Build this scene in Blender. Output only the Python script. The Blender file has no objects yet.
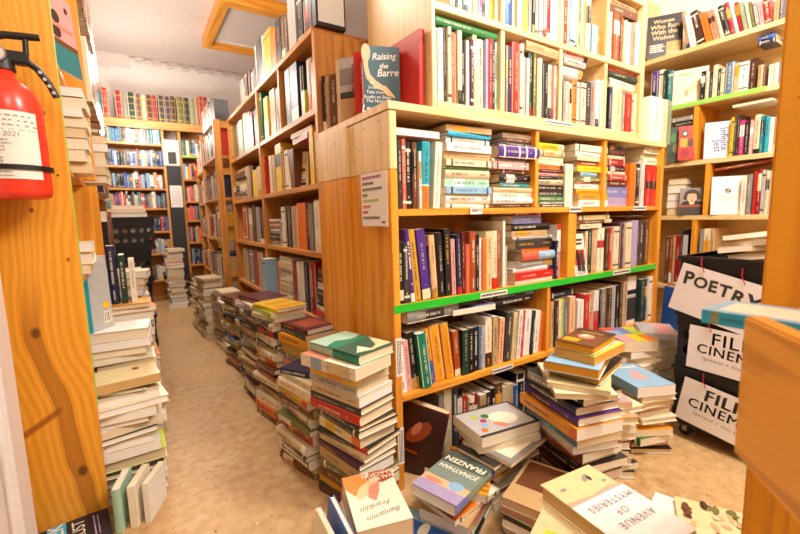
import bpy, bmesh, math, random
from mathutils import Matrix, Vector
R = random.Random(11)
SC = bpy.context.scene
COL = SC.collection
# ------------------------------------------------------------------ camera
F_PX, CAM_H = 410.0, 0.90
def unit(v): return Vector(v).normalized()
_cy = unit((133.5-400, 267-222.6, -F_PX)); _cx = unit((1040-400, 267-201, -F_PX))
_cx = (_cx - _cy*_cx.dot(_cy)).normalized(); _cz = _cx.cross(_cy)
W = Matrix((_cx, _cy, _cz))                 # world = W @ camera vector
CAM = Vector((0, 0, CAM_H))
def ray(px, py): return W @ Vector((px-400, 267-py, -F_PX))
def at(px, py, ax, v):
    """real point seen at a picture position, on the plane ax = v"""
    i = 'xyz'.index(ax); r = ray(px, py); t = (v-CAM[i])/r[i]; return CAM + r*t
WT = W.transposed()
def pr(p):
    c = WT @ (Vector(p)-CAM)
    if c.z > -0.02: return (-9999, -9999)
    return (400+F_PX*c.x/-c.z, 267-F_PX*c.y/-c.z)
def solve(ax, val, z, px):
    """x (or y) on the vertical plane y=val (or x=val) at height z that projects to column px"""
    i, j = (0, 1) if ax == 'y' else (1, 0)
    a = Vector((0, 0, z)); a[j] = val; a -= CAM; d = Vector((0, 0, 0)); d[i] = 1
    ca, cd = WT @ a, WT @ d; k = px-400
    return -(k*ca.z + F_PX*ca.x)/(k*cd.z + F_PX*cd.x)
def solve_z(x, y, py):
    a = Vector((x, y, 0))-CAM; ca = WT @ a; cd = WT @ Vector((0, 0, 1)); k = 267-py
    return -(k*ca.z + F_PX*ca.y)/(k*cd.z + F_PX*cd.y)
cd = bpy.data.cameras.new('camera'); cam = bpy.data.objects.new('camera', cd); COL.objects.link(cam)
cam.matrix_world = Matrix.Translation(CAM) @ W.to_4x4()
cd.sensor_width = 36; cd.lens = F_PX*36/800; cd.clip_start = 0.02
cd.dof.use_dof = True; cd.dof.focus_distance = 1.35; cd.dof.aperture_fstop = 3.4
SC.camera = cam
# ------------------------------------------------------------------ colours
def lin(c):
    return tuple((v/12.92 if v <= .04045 else ((v+.055)/1.055)**2.4) for v in c)
def hx(s): return lin(tuple(int(s[i:i+2], 16)/255 for i in (0, 2, 4)))
PAL = {k: hx(v) for k, v in dict(
 white='ece8e0', cream='e6d9b4', ivory='efe6cc', tan='c2a070', beige='d3bf98', black='1a1818', charcoal='3a3735', gray='8b8984',
 silver='b9b9b6', red='c4281f', crimson='9a1522', maroon='5d1a20', coral='e0604a', pink='e3a3a0', magenta='b8307c', orange='e2771e',
 amber='eda01d', yellow='f0c91c', mustard='c79a2a', lime='b8cc3a', green='2f7a3c', emerald='0d7d5e', olive='6c6a34', teal='1d7f86',
 turquoise='2aa6b8', cyan='35b4dc', blue='2a5fae', navy='1d2748', skyblue='8db9d8', periwinkle='7a80b8', purple='4c2a86', lilac='a99cc4',
 brown='6b4024', rust='a64a22', chestnut='46291a', peach='eeb98c', salmon='dc8b70', mint='a6cdb4', sage='8f9f80', bottle='1c3a2a', plum='4a2340',
 steel='5b7896', sand='d9c795', gold='b98d35').items()}
def C(n): return PAL[n] if isinstance(n, str) else n
def contrast(n):
    c = C(n); l = .2126*c[0]+.7152*c[1]+.0722*c[2]
    return 'ivory' if l < .28 else 'charcoal'
# ------------------------------------------------------------------ materials
def new_mat(name):
    m = bpy.data.materials.new(name); m.use_nodes = True; nt = m.node_tree
    return m, nt, nt.nodes['Principled BSDF'], nt.nodes.new, nt.links.new
def plain(name, col, rough=.5, metal=0, var=.06, scale=30, bump=0):
    m, nt, b, N, L = new_mat(name); c = C(col)
    no = N('ShaderNodeTexNoise'); no.inputs['Scale'].default_value = scale; no.inputs['Detail'].default_value = 4
    tc = N('ShaderNodeTexCoord'); L(tc.outputs['Object'], no.inputs['Vector'])
    mx = N('ShaderNodeMix'); mx.data_type = 'RGBA'
    mx.inputs[6].default_value = (*[v*(1-var) for v in c], 1); mx.inputs[7].default_value = (*[min(1, v*(1+var)) for v in c], 1)
    L(no.outputs['Fac'], mx.inputs[0]); L(mx.outputs[2], b.inputs['Base Color'])
    b.inputs['Roughness'].default_value = rough; b.inputs['Metallic'].default_value = metal
    if bump:
        bp = N('ShaderNodeBump'); bp.inputs['Strength'].default_value = bump; bp.inputs['Distance'].default_value = .004
        L(no.outputs['Fac'], bp.inputs['Height']); L(bp.outputs['Normal'], b.inputs['Normal'])
    return m
def wood(name, light, dark, axis, rough=.38, k=1.0, knots=True):
    m, nt, b, N, L = new_mat(name)
    tc = N('ShaderNodeTexCoord'); mp = N('ShaderNodeMapping'); L(tc.outputs['Object'], mp.inputs['Vector'])
    s = [9*k, 9*k, 9*k]; s['xyz'.index(axis)] = .7*k; mp.inputs['Scale'].default_value = s
    n1 = N('ShaderNodeTexNoise'); n1.inputs['Scale'].default_value = 1.3; n1.inputs['Detail'].default_value = 3; n1.inputs['Distortion'].default_value = .5
    L(mp.outputs[0], n1.inputs['Vector'])
    mu = N('ShaderNodeMath'); mu.operation = 'MULTIPLY'; mu.inputs[1].default_value = 26; L(n1.outputs['Fac'], mu.inputs[0])
    sn = N('ShaderNodeMath'); sn.operation = 'SINE'; L(mu.outputs[0], sn.inputs[0])
    ma = N('ShaderNodeMapRange'); ma.inputs[1].default_value = -1; ma.inputs[2].default_value = 1; L(sn.outputs[0], ma.inputs[0])
    mp2 = N('ShaderNodeMapping'); L(tc.outputs['Object'], mp2.inputs['Vector'])
    s2 = [160*k]*3; s2['xyz'.index(axis)] = 4*k; mp2.inputs['Scale'].default_value = s2
    n2 = N('ShaderNodeTexNoise'); n2.inputs['Scale'].default_value = 1; n2.inputs['Detail'].default_value = 2; L(mp2.outputs[0], n2.inputs['Vector'])
    ad = N('ShaderNodeMix'); ad.data_type = 'FLOAT'; ad.inputs[0].default_value = .45; L(ma.outputs[0], ad.inputs[2]); L(n2.outputs['Fac'], ad.inputs[3])
    cr = N('ShaderNodeValToRGB'); cr.color_ramp.elements[0].color = (*dark, 1); cr.color_ramp.elements[1].color = (*light, 1)
    cr.color_ramp.elements[0].position = -0.0; cr.color_ramp.elements[1].position = .62
    L(ad.outputs[0], cr.inputs[0]); out = cr.outputs[0]
    if knots:
        vo = N('ShaderNodeTexVoronoi'); mp3 = N('ShaderNodeMapping'); L(tc.outputs['Object'], mp3.inputs['Vector'])
        s3 = [5.5*k]*3; s3['xyz'.index(axis)] = 3.2*k; mp3.inputs['Scale'].default_value = s3; mp3.inputs['Location'].default_value = (.3, .7, .1)
        L(mp3.outputs[0], vo.inputs['Vector'])
        kr = N('ShaderNodeMapRange'); kr.inputs[1].default_value = .05; kr.inputs[2].default_value = .085; kr.inputs[3].default_value = .75; kr.inputs[4].default_value = 0
        L(vo.outputs['Distance'], kr.inputs[0])
        mk = N('ShaderNodeMix'); mk.data_type = 'RGBA'; L(kr.outputs[0], mk.inputs[0]); L(out, mk.inputs[6]); mk.inputs[7].default_value = (*[v*.3 for v in dark], 1)
        out = mk.outputs[2]
    L(out, b.inputs['Base Color']); b.inputs['Roughness'].default_value = rough
    bp = N('ShaderNodeBump'); bp.inputs['Strength'].default_value = .12; bp.inputs['Distance'].default_value = .002
    L(n2.outputs['Fac'], bp.inputs['Height']); L(bp.outputs['Normal'], b.inputs['Normal'])
    return m
OL, OD = hx('eca233'), hx('c97a1a')
PL, PD = hx('efd29a'), hx('dcb26c')
WO = {a: wood('varnished_pine_'+a, OL, OD, a) for a in 'xyz'}
WP = {a: wood('raw_pine_'+a, PL, PD, a) for a in 'xyz'}
WD = {a: wood('aged_pine_'+a, hx('d39447'), hx('a9682a'), a) for a in 'xyz'}
def panel_pine():
    """end panel board: cathedral figure with a dark heart streak and knots (object x is 0.28 right of the board's own)"""
    m, nt, b, N, L = new_mat('knotty_pine_panel')
    tc = N('ShaderNodeTexCoord'); sp = N('ShaderNodeSeparateXYZ'); L(tc.outputs['Object'], sp.inputs[0]); X, Z = sp.outputs[0], sp.outputs[2]
    def M(op, a, c=None):
        n = N('ShaderNodeMath'); n.operation = op
        for i, v in enumerate((a, c)):
            if v is None: continue
            if hasattr(v, 'links'): L(v, n.inputs[i])
            else: n.inputs[i].default_value = v
        return n.outputs[0]
    def MR(v, a, c, d=0, e=1):
        s = N('ShaderNodeMapRange'); s.interpolation_type = 'SMOOTHSTEP'
        for i, q in zip((1, 2, 3, 4), (a, c, d, e)): s.inputs[i].default_value = q
        L(v, s.inputs[0]); return s.outputs[0]
    def mixc(f, a, c):
        x = N('ShaderNodeMix'); x.data_type = 'RGBA'; L(f, x.inputs[0]); L(a, x.inputs[6]); x.inputs[7].default_value = (*c, 1); return x.outputs[2]
    nz = N('ShaderNodeTexNoise'); mp = N('ShaderNodeMapping'); mp.inputs['Scale'].default_value = (3, 3, 2.2); L(tc.outputs['Object'], mp.inputs['Vector']); L(mp.outputs[0], nz.inputs['Vector'])
    nz.inputs['Scale'].default_value = 1.7; nz.inputs['Detail'].default_value = 2
    wob = M('MULTIPLY', M('SUBTRACT', nz.outputs['Fac'], .5), .05)
    path = N('ShaderNodeFloatCurve'); cv = path.mapping.curves[0]
    pts = ((0, .104), (.08, .093), (.20, .083), (.41, .060), (.60, .020), (.86, .030), (1.0, .05), (1.4, .06))
    while len(cv.points) < len(pts): cv.points.new(0, 0)
    for p, (z, x) in zip(cv.points, pts): p.location = (z/1.4, .5+x*3)
    path.mapping.update(); L(M('DIVIDE', Z, 1.4), path.inputs['Value'])
    px = M('DIVIDE', M('SUBTRACT', path.outputs[0], .5), 3)
    dx = M('ABSOLUTE', M('SUBTRACT', M('ADD', X, wob), px))
    ring = M('SINE', M('MULTIPLY', M('POWER', M('ADD', dx, .002), .7), 190))
    fine = N('ShaderNodeTexNoise'); mp2 = N('ShaderNodeMapping'); mp2.inputs['Scale'].default_value = (170, 170, 4); L(tc.outputs['Object'], mp2.inputs['Vector']); L(mp2.outputs[0], fine.inputs['Vector']); fine.inputs['Scale'].default_value = 1
    f = M('ADD', M('MULTIPLY', M('ADD', ring, 1), .14), M('MULTIPLY', fine.outputs['Fac'], .42))
    cr = N('ShaderNodeValToRGB'); cr.color_ramp.elements[0].color = (*hx('efab38'), 1); cr.color_ramp.elements[1].color = (*hx('d2881d'), 1); L(f, cr.inputs[0])
    cr.color_ramp.elements[0].position = .12; cr.color_ramp.elements[1].position = .72
    cur = cr.outputs[0]
    low = MR(Z, .80, .55); k = M('MULTIPLY', M('MULTIPLY', MR(dx, .021, .010), low), .55); cur = mixc(k, cur, hx('8f4c12'))
    edge = M('MULTIPLY', M('MULTIPLY', MR(M('ABSOLUTE', M('SUBTRACT', dx, .016)), .005, .001), low), .5); cur = mixc(edge, cur, hx('7a3d0c'))
    # side branch
    by = M('SUBTRACT', Z, M('ADD', M('MULTIPLY', M('SUBTRACT', X, .055), .62), .365))
    br = M('MULTIPLY', M('MULTIPLY', MR(M('ABSOLUTE', by), .016, .004), MR(X, .066, .05)), .8); cur = mixc(br, cur, hx('8a4710'))
    for kx, kz, kr in ((.024, .60, .011), (.088, .165, .012), (.05, .94, .005), (.115, .80, .004), (.10, 1.2, .005)):
        d = M('SQRT', M('ADD', M('POWER', M('SUBTRACT', X, kx), 2), M('POWER', M('MULTIPLY', M('SUBTRACT', Z, kz), .7), 2)))
        cur = mixc(M('MULTIPLY', MR(d, kr*1.4, kr*.5), .85), cur, hx('5a2c0a'))
    L(cur, b.inputs['Base Color']); b.inputs['Roughness'].default_value = .36
    return m
M_PANEL = panel_pine()
def attr_mat(name, rough, pages=False):
    m, nt, b, N, L = new_mat(name)
    at_ = N('ShaderNodeAttribute'); at_.attribute_name = 'Col'
    tc = N('ShaderNodeTexCoord'); no = N('ShaderNodeTexNoise'); L(tc.outputs['Object'], no.inputs['Vector'])
    mx = N('ShaderNodeMix'); mx.data_type = 'RGBA'; mx.blend_type = 'MULTIPLY'; mx.inputs[0].default_value = 1
    rmp = N('ShaderNodeMapRange'); L(no.outputs['Fac'], rmp.inputs[0]); rmp.inputs[1].default_value = .3; rmp.inputs[2].default_value = .7
    if pages:
        mp = N('ShaderNodeMapping'); mp.inputs['Scale'].default_value = (2, 2, 520); L(tc.outputs['Object'], mp.inputs['Vector']); L(mp.outputs[0], no.inputs['Vector'])
        no.inputs['Scale'].default_value = 1.5; rmp.inputs[3].default_value = .84; rmp.inputs[4].default_value = 1.02
    else:
        no.inputs['Scale'].default_value = 60; no.inputs['Detail'].default_value = 5; rmp.inputs[3].default_value = .93; rmp.inputs[4].default_value = 1.05
    L(at_.outputs['Color'], mx.inputs[6]); L(rmp.outputs[0], mx.inputs[7]); L(mx.outputs[2], b.inputs['Base Color'])
    b.inputs['Roughness'].default_value = rough
    return m
M_COVER = attr_mat('printed_cover', .36); M_PAGE = attr_mat('paper_edges', .85, True)
_ink = {}
def ink(c):
    k = c if isinstance(c, str) else 'c%d_%d_%d' % tuple(int(v*255) for v in c)
    if k not in _ink: _ink[k] = plain('ink_'+k, c, .6, var=.03)
    return _ink[k]
M_GREEN = plain('green_paint', hx('22c02c'), .45); M_PALEGREEN = plain('pale_green_paint', hx('9ad65a'), .5)
M_LABEL = plain('paper_label', hx('eee9df'), .7, var=.04); M_PLASTIC = plain('black_plastic', hx('17181a'), .42)
M_RED = plain('red_enamel', hx('e8402a'), .25, var=.03, scale=8); M_BLACK = plain('black_rubber', hx('121212'), .45)
M_BRASS = plain('brass', hx('c9b27a'), .3, .9); M_WHITE = plain('white_gloss_paint', hx('ece9e6'), .4, var=.03, scale=9, bump=.1)
M_STEEL = plain('steel', hx('9a9a98'), .35, .9); M_STRING = plain('red_string', hx('c2203a'), .7)
M_DARKPANEL = plain('dark_painted_board', hx('2a2b2e'), .6)
# ------------------------------------------------------------------ object helpers
def props(o, label=None, cat=None, group=None, kind=None):
    if label: o['label'] = label
    if cat: o['category'] = cat
    if group: o['group'] = group
    if kind: o['kind'] = kind
    return o
def empty(name, loc, label, cat, group=None, M=None):
    o = bpy.data.objects.new(name, None); COL.objects.link(o); o.empty_display_size = .05
    o.matrix_world = M if M is not None else Matrix.Translation(Vector(loc))
    return props(o, label, cat, group)
def link(name, me, parent=None, M=None, local=False):
    """link mesh data given in world coordinates (or in the parent's own frame when local)"""
    o = bpy.data.objects.new(name, me); COL.objects.link(o)
    if parent is not None:
        o.parent = parent
        if not local: o.matrix_parent_inverse = Matrix.Identity(4); me.transform(parent_world(parent).inverted())
    elif M is not None: o.matrix_world = M
    return o
def parent_world(p):
    m = p.matrix_basis.copy()
    if p.parent: m = parent_world(p.parent) @ m
    return m
class MB:
    """collects shapes into one mesh"""
    def __init__(s): s.v = []; s.f = []; s.m = []; s.sm = []
    def add(s, vs, fs, mi=0, smooth=False):
        o = len(s.v); s.v += [tuple(v) for v in vs]
        for f in fs: s.f.append(tuple(i+o for i in f)); s.m.append(mi); s.sm.append(smooth)
    def box(s, a, b, M=None, mi=0, bev=0.0):
        (x0, y0, z0), (x1, y1, z1) = a, b
        if bev:
            e = bev; vs = []; bm = bmesh.new(); bmesh.ops.create_cube(bm, size=1)
            for v in bm.verts: v.co = Vector(((x0+x1)/2+v.co.x*(x1-x0), (y0+y1)/2+v.co.y*(y1-y0), (z0+z1)/2+v.co.z*(z1-z0)))
            bmesh.ops.bevel(bm, geom=bm.edges[:], offset=e, segments=2, affect='EDGES')
            bm.verts.index_update(); vs = [v.co.copy() for v in bm.verts]; fs = [[v.index for v in f.verts] for f in bm.faces]; bm.free()
        else:
            vs = [Vector(p) for p in ((x0,y0,z0),(x1,y0,z0),(x1,y1,z0),(x0,y1,z0),(x0,y0,z1),(x1,y0,z1),(x1,y1,z1),(x0,y1,z1))]
            fs = [(0,3,2,1),(4,5,6,7),(0,1,5,4),(1,2,6,5),(2,3,7,6),(3,0,4,7)]
        if M is not None: vs = [M @ v for v in vs]
        s.add(vs, fs, mi); return s
    def tube(s, pts, r, n=10, mi=0, cap=True):
        pts = [Vector(p) for p in pts]; rr = r if isinstance(r, (list, tuple)) else [r]*len(pts)
        rings = []; up = None
        for i, p in enumerate(pts):
            d = (pts[min(i+1, len(pts)-1)]-pts[max(i-1, 0)]).normalized()
            if up is None: up = d.orthogonal().normalized()
            up = (up-d*up.dot(d)).normalized(); sd = d.cross(up)
            rings.append([p+(up*math.cos(a)+sd*math.sin(a))*rr[i] for a in [2*math.pi*j/n for j in range(n)]])
        vs = [v for g in rings for v in g]; fs = []
        for i in range(len(pts)-1):
            for j in range(n): fs.append((i*n+j, i*n+(j+1) % n, (i+1)*n+(j+1) % n, (i+1)*n+j))
        s.add(vs, fs, mi, True)
        if cap: s.add(rings[0], [tuple(reversed(range(n)))], mi); s.add(rings[-1], [tuple(range(n))], mi)
        return s
    def lathe(s, prof, c, n=28, mi=0):
        vs = []; fs = []; k = len(prof)
        for j in range(n):
            a = 2*math.pi*j/n
            for r, z in prof: vs.append((c[0]+r*math.cos(a), c[1]+r*math.sin(a), c[2]+z))
        for j in range(n):
            for i in range(k-1): fs.append((j*k+i, ((j+1) % n)*k+i, ((j+1) % n)*k+i+1, j*k+i+1))
        s.add(vs, fs, mi, True); return s
    def mesh(s, name, mats):
        me = bpy.data.meshes.new(name); me.from_pydata(s.v, [], s.f)
        for m in (mats if isinstance(mats, (list, tuple)) else [mats]): me.materials.append(m)
        me.polygons.foreach_set('material_index', s.m); me.polygons.foreach_set('use_smooth', s.sm); me.update()
        return me
    def obj(s, name, mats, parent=None, local=False): return link(name, s.mesh(name, mats), parent, None, local)
def board(name, a, b, mat, parent, bev=.0015):
    return MB().box(a, b, None, 0, bev).obj(name, mat, parent)
def structure(name, a, b, mat):
    o = MB().box(a, b).obj(name, mat); o['kind'] = 'structure'; return o
_fonts = {}
def text_mesh(body, size, width=None, shear=0, bold=.0, spacing=1.0):
    """lettering as a flat mesh, centred on the origin, in the xy plane"""
    cu = bpy.data.curves.new('lettering', 'FONT'); cu.body = body; cu.size = size; cu.shear = shear; cu.offset = bold*size; cu.space_character = spacing
    cu.align_x = 'CENTER'; cu.align_y = 'CENTER'; cu.resolution_u = 3; cu.space_line = .9
    o = bpy.data.objects.new('lettering', cu); COL.objects.link(o)
    bpy.context.view_layer.update()
    me = bpy.data.meshes.new_from_object(o.evaluated_get(bpy.context.evaluated_depsgraph_get()))
    bpy.data.objects.remove(o); bpy.data.curves.remove(cu)
    me.materials.clear()
    if width and len(me.vertices):
        w = max(v.co.x for v in me.vertices)-min(v.co.x for v in me.vertices)
        if w > 0: me.transform(Matrix.Scale(width/w, 4))
    return me
def lettering(body, size, M, color, parent, name='lettering', local=True, **k):
    me = text_mesh(body, size, **k); me.materials.append(ink(color)); me.transform(M)
    return link(name, me, parent, None, local)
def basis(o, x, y):
    """matrix with origin o and axes x, y (text right and up)"""
    x = Vector(x).normalized(); y = Vector(y); y = (y-x*y.dot(x)).normalized(); z = x.cross(y)
    m = Matrix((x, y, z)).transposed().to_4x4(); m.translation = Vector(o); return m
# ------------------------------------------------------------------ books
# local frame of a book: lies on its back, spine at -x, head at +y, front cover up at z = t
BOOKS = []
PAGEC = [hx('f1e8d2'), hx('ecdfc2'), hx('f5efe2'), hx('e8d8b6'), hx('dfc89e'), hx('f4f0e8')]
def pseudo_title(w, h, t, col, rng):
    """small strips that stand for unreadable spine lettering: list of (y0, y1, z0, z1, colour)"""
    k0, k1 = C(col), C(contrast(col)); q = rng.uniform(.35, .8); c = tuple(u*(1-q)+v*q for u, v in zip(k0, k1))
    if rng.random() < .2: c = C(rng.choice(['gold', 'amber', 'red', 'silver', 'white']))
    out = []; a = min(rng.uniform(.24, .40)*t, .0085); z0, z1 = t/2-a*.5, t/2+a*.5
    y = h*rng.uniform(.28, .44); end = -h*rng.uniform(-.05, .25)
    while y > end:
        l = rng.uniform(.0016, .0042)
        out.append((y-l, y, z0, z1, c)); y -= l+(.0013 if rng.random() < .8 else .006)
    y = -h*rng.uniform(.22, .33); a *= .7
    while y > -h*.42 and rng.random() < .93:
        l = rng.uniform(.0015, .0035); out.append((y-l, y, t/2-a*.5, t/2+a*.5, c)); y -= l+.0013
    return out
def cover_mesh(b):
    w, h, t, col, hard, rng = b['w'], b['h'], b['t'], b['col'], b['hard'], b['rng']
    bd = .0024 if hard and t > .01 else .0007
    r = min(.16*t, .006) if hard else 0
    c = C(col); back = C(b.get('back', col)); spine = C(b.get('spine', col))
    if hard:
        zs = [t*(1-i/5) for i in range(6)]
        outer = [(w/2, t)]+[(-w/2+r*(2*z/t-1)**2, z) for z in zs]+[(w/2, 0)]
    else: outer = [(w/2, t), (-w/2, t), (-w/2, 0), (w/2, 0)]
    inner = [(x+(bd if 0 < i < len(outer)-1 else 0), min(max(z, bd), t-bd)) for i, (x, z) in enumerate(outer)]
    n = len(outer)
    cuts = [-h/2, h/2]; bands = b.get('bands', [])      # (frac0, frac1, colour) along the spine from the tail
    for f0, f1, _ in bands: cuts += [h*(f0-.5), h*(f1-.5)]
    cuts = sorted(set(round(v, 5) for v in cuts))
    V, Fc, K = [], [], []
    def add(vs, fs, k):
        o = len(V); V.extend(vs)
        for f in fs: Fc.append(tuple(i+o for i in f)); K.append(k)
    for y0, y1 in zip(cuts, cuts[1:]):
        ym = (y0+y1)/2/h+.5; sc = spine
        for f0, f1, bc in bands:
            if f0-1e-4 <= ym <= f1+1e-4: sc = C(bc)
        for i in range(n-1):
            k = c if i == 0 else back if i == n-2 else sc
            (xa, za), (xb, zb) = outer[i], outer[i+1]
            add([(xa, y0, za), (xb, y0, zb), (xb, y1, zb), (xa, y1, za)], [(3, 2, 1, 0)], k)
    for i in range(n-1):
        (xa, za), (xb, zb) = inner[i], inner[i+1]
        add([(xa, -h/2, za), (xb, -h/2, zb), (xb, h/2, zb), (xa, h/2, za)], [(0, 1, 2, 3)], PAL['ivory'])
        (Xa, Za), (Xb, Zb) = outer[i], outer[i+1]
        k = c if i == 0 else back if i == n-2 else spine
        add([(Xa, -h/2, Za), (Xb, -h/2, Zb), (xb, -h/2, zb), (xa, -h/2, za)], [(3, 2, 1, 0)], k)
        add([(Xa, h/2, Za), (Xb, h/2, Zb), (xb, h/2, zb), (xa, h/2, za)], [(0, 1, 2, 3)], k)
    for i, k in ((0, c), (n-1, back)):
        (Xa, Za), (xa, za) = outer[i], inner[i]
        q = [(Xa, -h/2, Za), (Xa, h/2, Za), (xa, h/2, za), (xa, -h/2, za)]
        add(q, [(0, 1, 2, 3) if i else (3, 2, 1, 0)], k)
    xs = -w/2-.0004
    for y0, y1, z0, z1, k in b['marks']:
        add([(xs, y0, z0), (xs, y1, z0), (xs, y1, z1), (xs, y0, z1)], [(3, 2, 1, 0)], C(k))
    for li, (poly, k) in enumerate(b.get('rear', [])):
        add([(w*(.5-u), h*(v-.5), -.0003-.00012*li) for u, v in poly], [tuple(range(len(poly)))], C(k))
    for li, (poly, k) in enumerate(b.get('front', [])):
        z = t+.0003+.00012*li
        add([(w*(u-.5), h*(v-.5), z) for u, v in poly], [tuple(range(len(poly)))], C(k))
    return V, Fc, K
def page_mesh(b):
    w, h, t, hard = b['w'], b['h'], b['t'], b['hard']
    bd = .0026 if hard and t > .01 else .0008; o = .0035 if hard else .0006
    x0, x1, y0, y1, z0, z1 = -w/2+bd+.0012, w/2-o, -h/2+o, h/2-o, bd, t-bd
    V = [(x0,y0,z0),(x1,y0,z0),(x1,y1,z0),(x0,y1,z0),(x0,y0,z1),(x1,y0,z1),(x1,y1,z1),(x0,y1,z1)]
    return V, [(0,3,2,1),(4,5,6,7),(0,1,5,4),(1,2,6,5),(2,3,7,6),(3,0,4,7)], [b['page']]*6
def rect(u0, v0, u1, v1): return [(u0, v0), (u1, v0), (u1, v1), (u0, v1)]
def ell(u, v, a, bb, n=14, rot=0):
    o = []
    for i in range(n):
        q = 2*math.pi*i/n; x, y = a*math.cos(q), bb*math.sin(q)
        o.append((u+x*math.cos(rot)-y*math.sin(rot), v+x*math.sin(rot)+y*math.cos(rot)))
    return o
def book(M, w, h, t, col, place, group, hard=None, title=True, **k):
    """M: world matrix of the book's local frame (centre of its lower face)"""
    rng = random.Random(len(BOOKS)*7+3)
    b = dict(M=M, w=w, h=h, t=max(t, .004), col=col, place=place, group=group, rng=rng, hard=(rng.random() < .4 if hard is None else hard))
    b['page'] = k.pop('page', None) or rng.choice(PAGEC)
    b.update(k)
    if 'bands' not in b:
        q = rng.random(); b['bands'] = []
        if q < .16: b['bands'] = [(.08, .12, contrast(col)), (.86, .9, contrast(col))]
        elif q < .28: b['bands'] = [(.0, rng.uniform(.12, .25), rng.choice(['white', 'black', 'cream', 'red', 'navy', 'gold']))]
        elif q < .38: b['bands'] = [(rng.uniform(.5, .6), rng.uniform(.75, .9), rng.choice(['white', 'cream', 'black', 'amber']))]
    b['marks'] = pseudo_title(w, h, b['t'], col, rng) if title else []
    BOOKS.append(b); return b
RZ = lambda d: Matrix.Rotation(math.radians(d), 4, 'Z')
RX = lambda d: Matrix.Rotation(math.radians(d), 4, 'X')
RY = lambda d: Matrix.Rotation(math.radians(d), 4, 'Y')
T = lambda *p: Matrix.Translation(Vector(p))
# upright with the spine towards -y : local x->+Y, y->+Z, z->+X
UP_Y = Matrix(((0, 0, 1, 0), (1, 0, 0, 0), (0, 1, 0, 0), (0, 0, 0, 1)))
FACE = {'y': 0, 'x': -90, '-x': 90, '-y': 180}   # which way the spine looks: -Y, -X, +X
def upright(x, y, z, w, h, t, facing='y', lean=0, off=0):
    """x, y: middle of the foot of the spine; returns the matrix"""
    z += abs(math.sin(math.radians(lean)))*t/2
    return T(x, y, z) @ RZ(FACE[facing]+off) @ RY(lean) @ T(0, w/2, h/2) @ UP_Y @ T(0, 0, -t/2)
def flat(x, y, z, yaw): return T(x, y, z) @ RZ(yaw)
ORD = ['zeroth', 'first', 'second', 'third', 'fourth', 'fifth', 'sixth', 'seventh', 'eighth', 'ninth', 'tenth', 'eleventh', 'twelfth', 'thirteenth', 'fourteenth', 'fifteenth', 'sixteenth',
       'seventeenth', 'eighteenth', 'nineteenth', 'twentieth']
ORD += ['twenty-'+o for o in ORD[1:10]]+['thirtieth']+['thirty-'+o for o in ORD[1:10]]+['fortieth']+['forty-'+o for o in ORD[1:10]]
def row(place, group, ax, plane, z, depth, ents, maxh=None, fr=None):
    """upright books: (px left, px right, py top, colour[, options]) seen on the plane of the spines"""
    ox, oy, s = fr or (0, 0, 1); prev = None; out = []; n = 0; facing = 'y' if ax == 'y' else 'x'
    ents = sorted(ents, key=lambda e: e[0])
    for e in ents:
        a, b, top, col = e[:4]; o = dict(e[4]) if len(e) > 4 else {}
        a, b, top = ox+a/s, ox+b/s, oy+top/s
        zm = z+.09
        p0, p1 = solve(ax, plane, zm, a), solve(ax, plane, zm, b)
        if ax == 'y':
            if prev is not None: p0 = max(p0, prev)
            if p1-p0 < .004: p1 = p0+.006
            m = (p0+p1)/2; h = solve_z(m, plane, top)-z
        else:
            if prev is not None: p0 = min(p0, prev)
            if p0-p1 < .004: p1 = p0-.006
            m = (p0+p1)/2; h = solve_z(plane, m, top)-z
        prev = p1; h = min(max(h, .10), maxh or .9)
        t = abs(p1-p0)-.0006; lean = o.pop('lean', 0); n += 1
        if lean: t *= math.cos(math.radians(lean)); h = h/math.cos(math.radians(lean))-t*abs(math.sin(math.radians(lean)))
        w = min(depth, max(.10, h*o.pop('asp', .66))); rec = o.pop('in', R.uniform(0, .012))
        if lean: prev = None if o.pop('free', 0) else prev
        M = upright(m, plane+rec, z, w, h, t, 'y', lean) if ax == 'y' else upright(plane+rec, m, z, w, h, t, 'x', lean)
        out.append(book(M, w, h, t, col, place, group, idx=n, side='left', **o))
    for i, b in enumerate(out):
        b['nb'] = (out[i-1]['col'] if i else None, out[i+1]['col'] if i+1 < len(out) else None); b['count'] = len(out)
    return out
def shelf_stack(place, group, ax, plane, z, depth, ents, fr=None, follow=True, tilt=0):
    """flat books, spine outwards, listed from the bottom: (px left, px right, py top, py bottom, colour[, options])"""
    ox, oy, s = fr or (0, 0, 1); cur = z; out = []; N = len(ents)
    for i, e in enumerate(ents):
        a, b, y0, y1, col = e[:5]; o = dict(e[5]) if len(e) > 5 else {}
        a, b, y0, y1 = ox+a/s, ox+b/s, oy+y0/s, oy+y1/s
        p0, p1 = solve(ax, plane, cur, a), solve(ax, plane, cur, b); m = (p0+p1)/2
        q = (m, plane) if ax == 'y' else (plane, m)
        t = max(.006, solve_z(*q, y0)-solve_z(*q, y1))
        h = abs(p1-p0); w = min(depth, max(.11, h*.68)); rec = o.pop('in', R.uniform(0, .015)); yaw = o.pop('yaw', R.uniform(-2, 2)); inv = o.pop('inv', 0)
        tl = o.pop('tilt', tilt)
        if ax == 'y': M = T(m, plane+rec+w/2, cur) @ RY(tl) @ RZ(90+yaw+(180 if inv else 0))
        else: M = T(plane+rec+w/2, m, cur) @ RX(tl) @ RZ(yaw+(180 if inv else 0))
        out.append(book(M, w, h, t, col, place, group, idx=N-i, side='top', **o)); cur += t+.0006
    for i, b in enumerate(out): b['nb'] = (out[i+1]['col'] if i+1 < N else None, out[i-1]['col'] if i else None); b['count'] = N
    return out, cur
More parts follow.
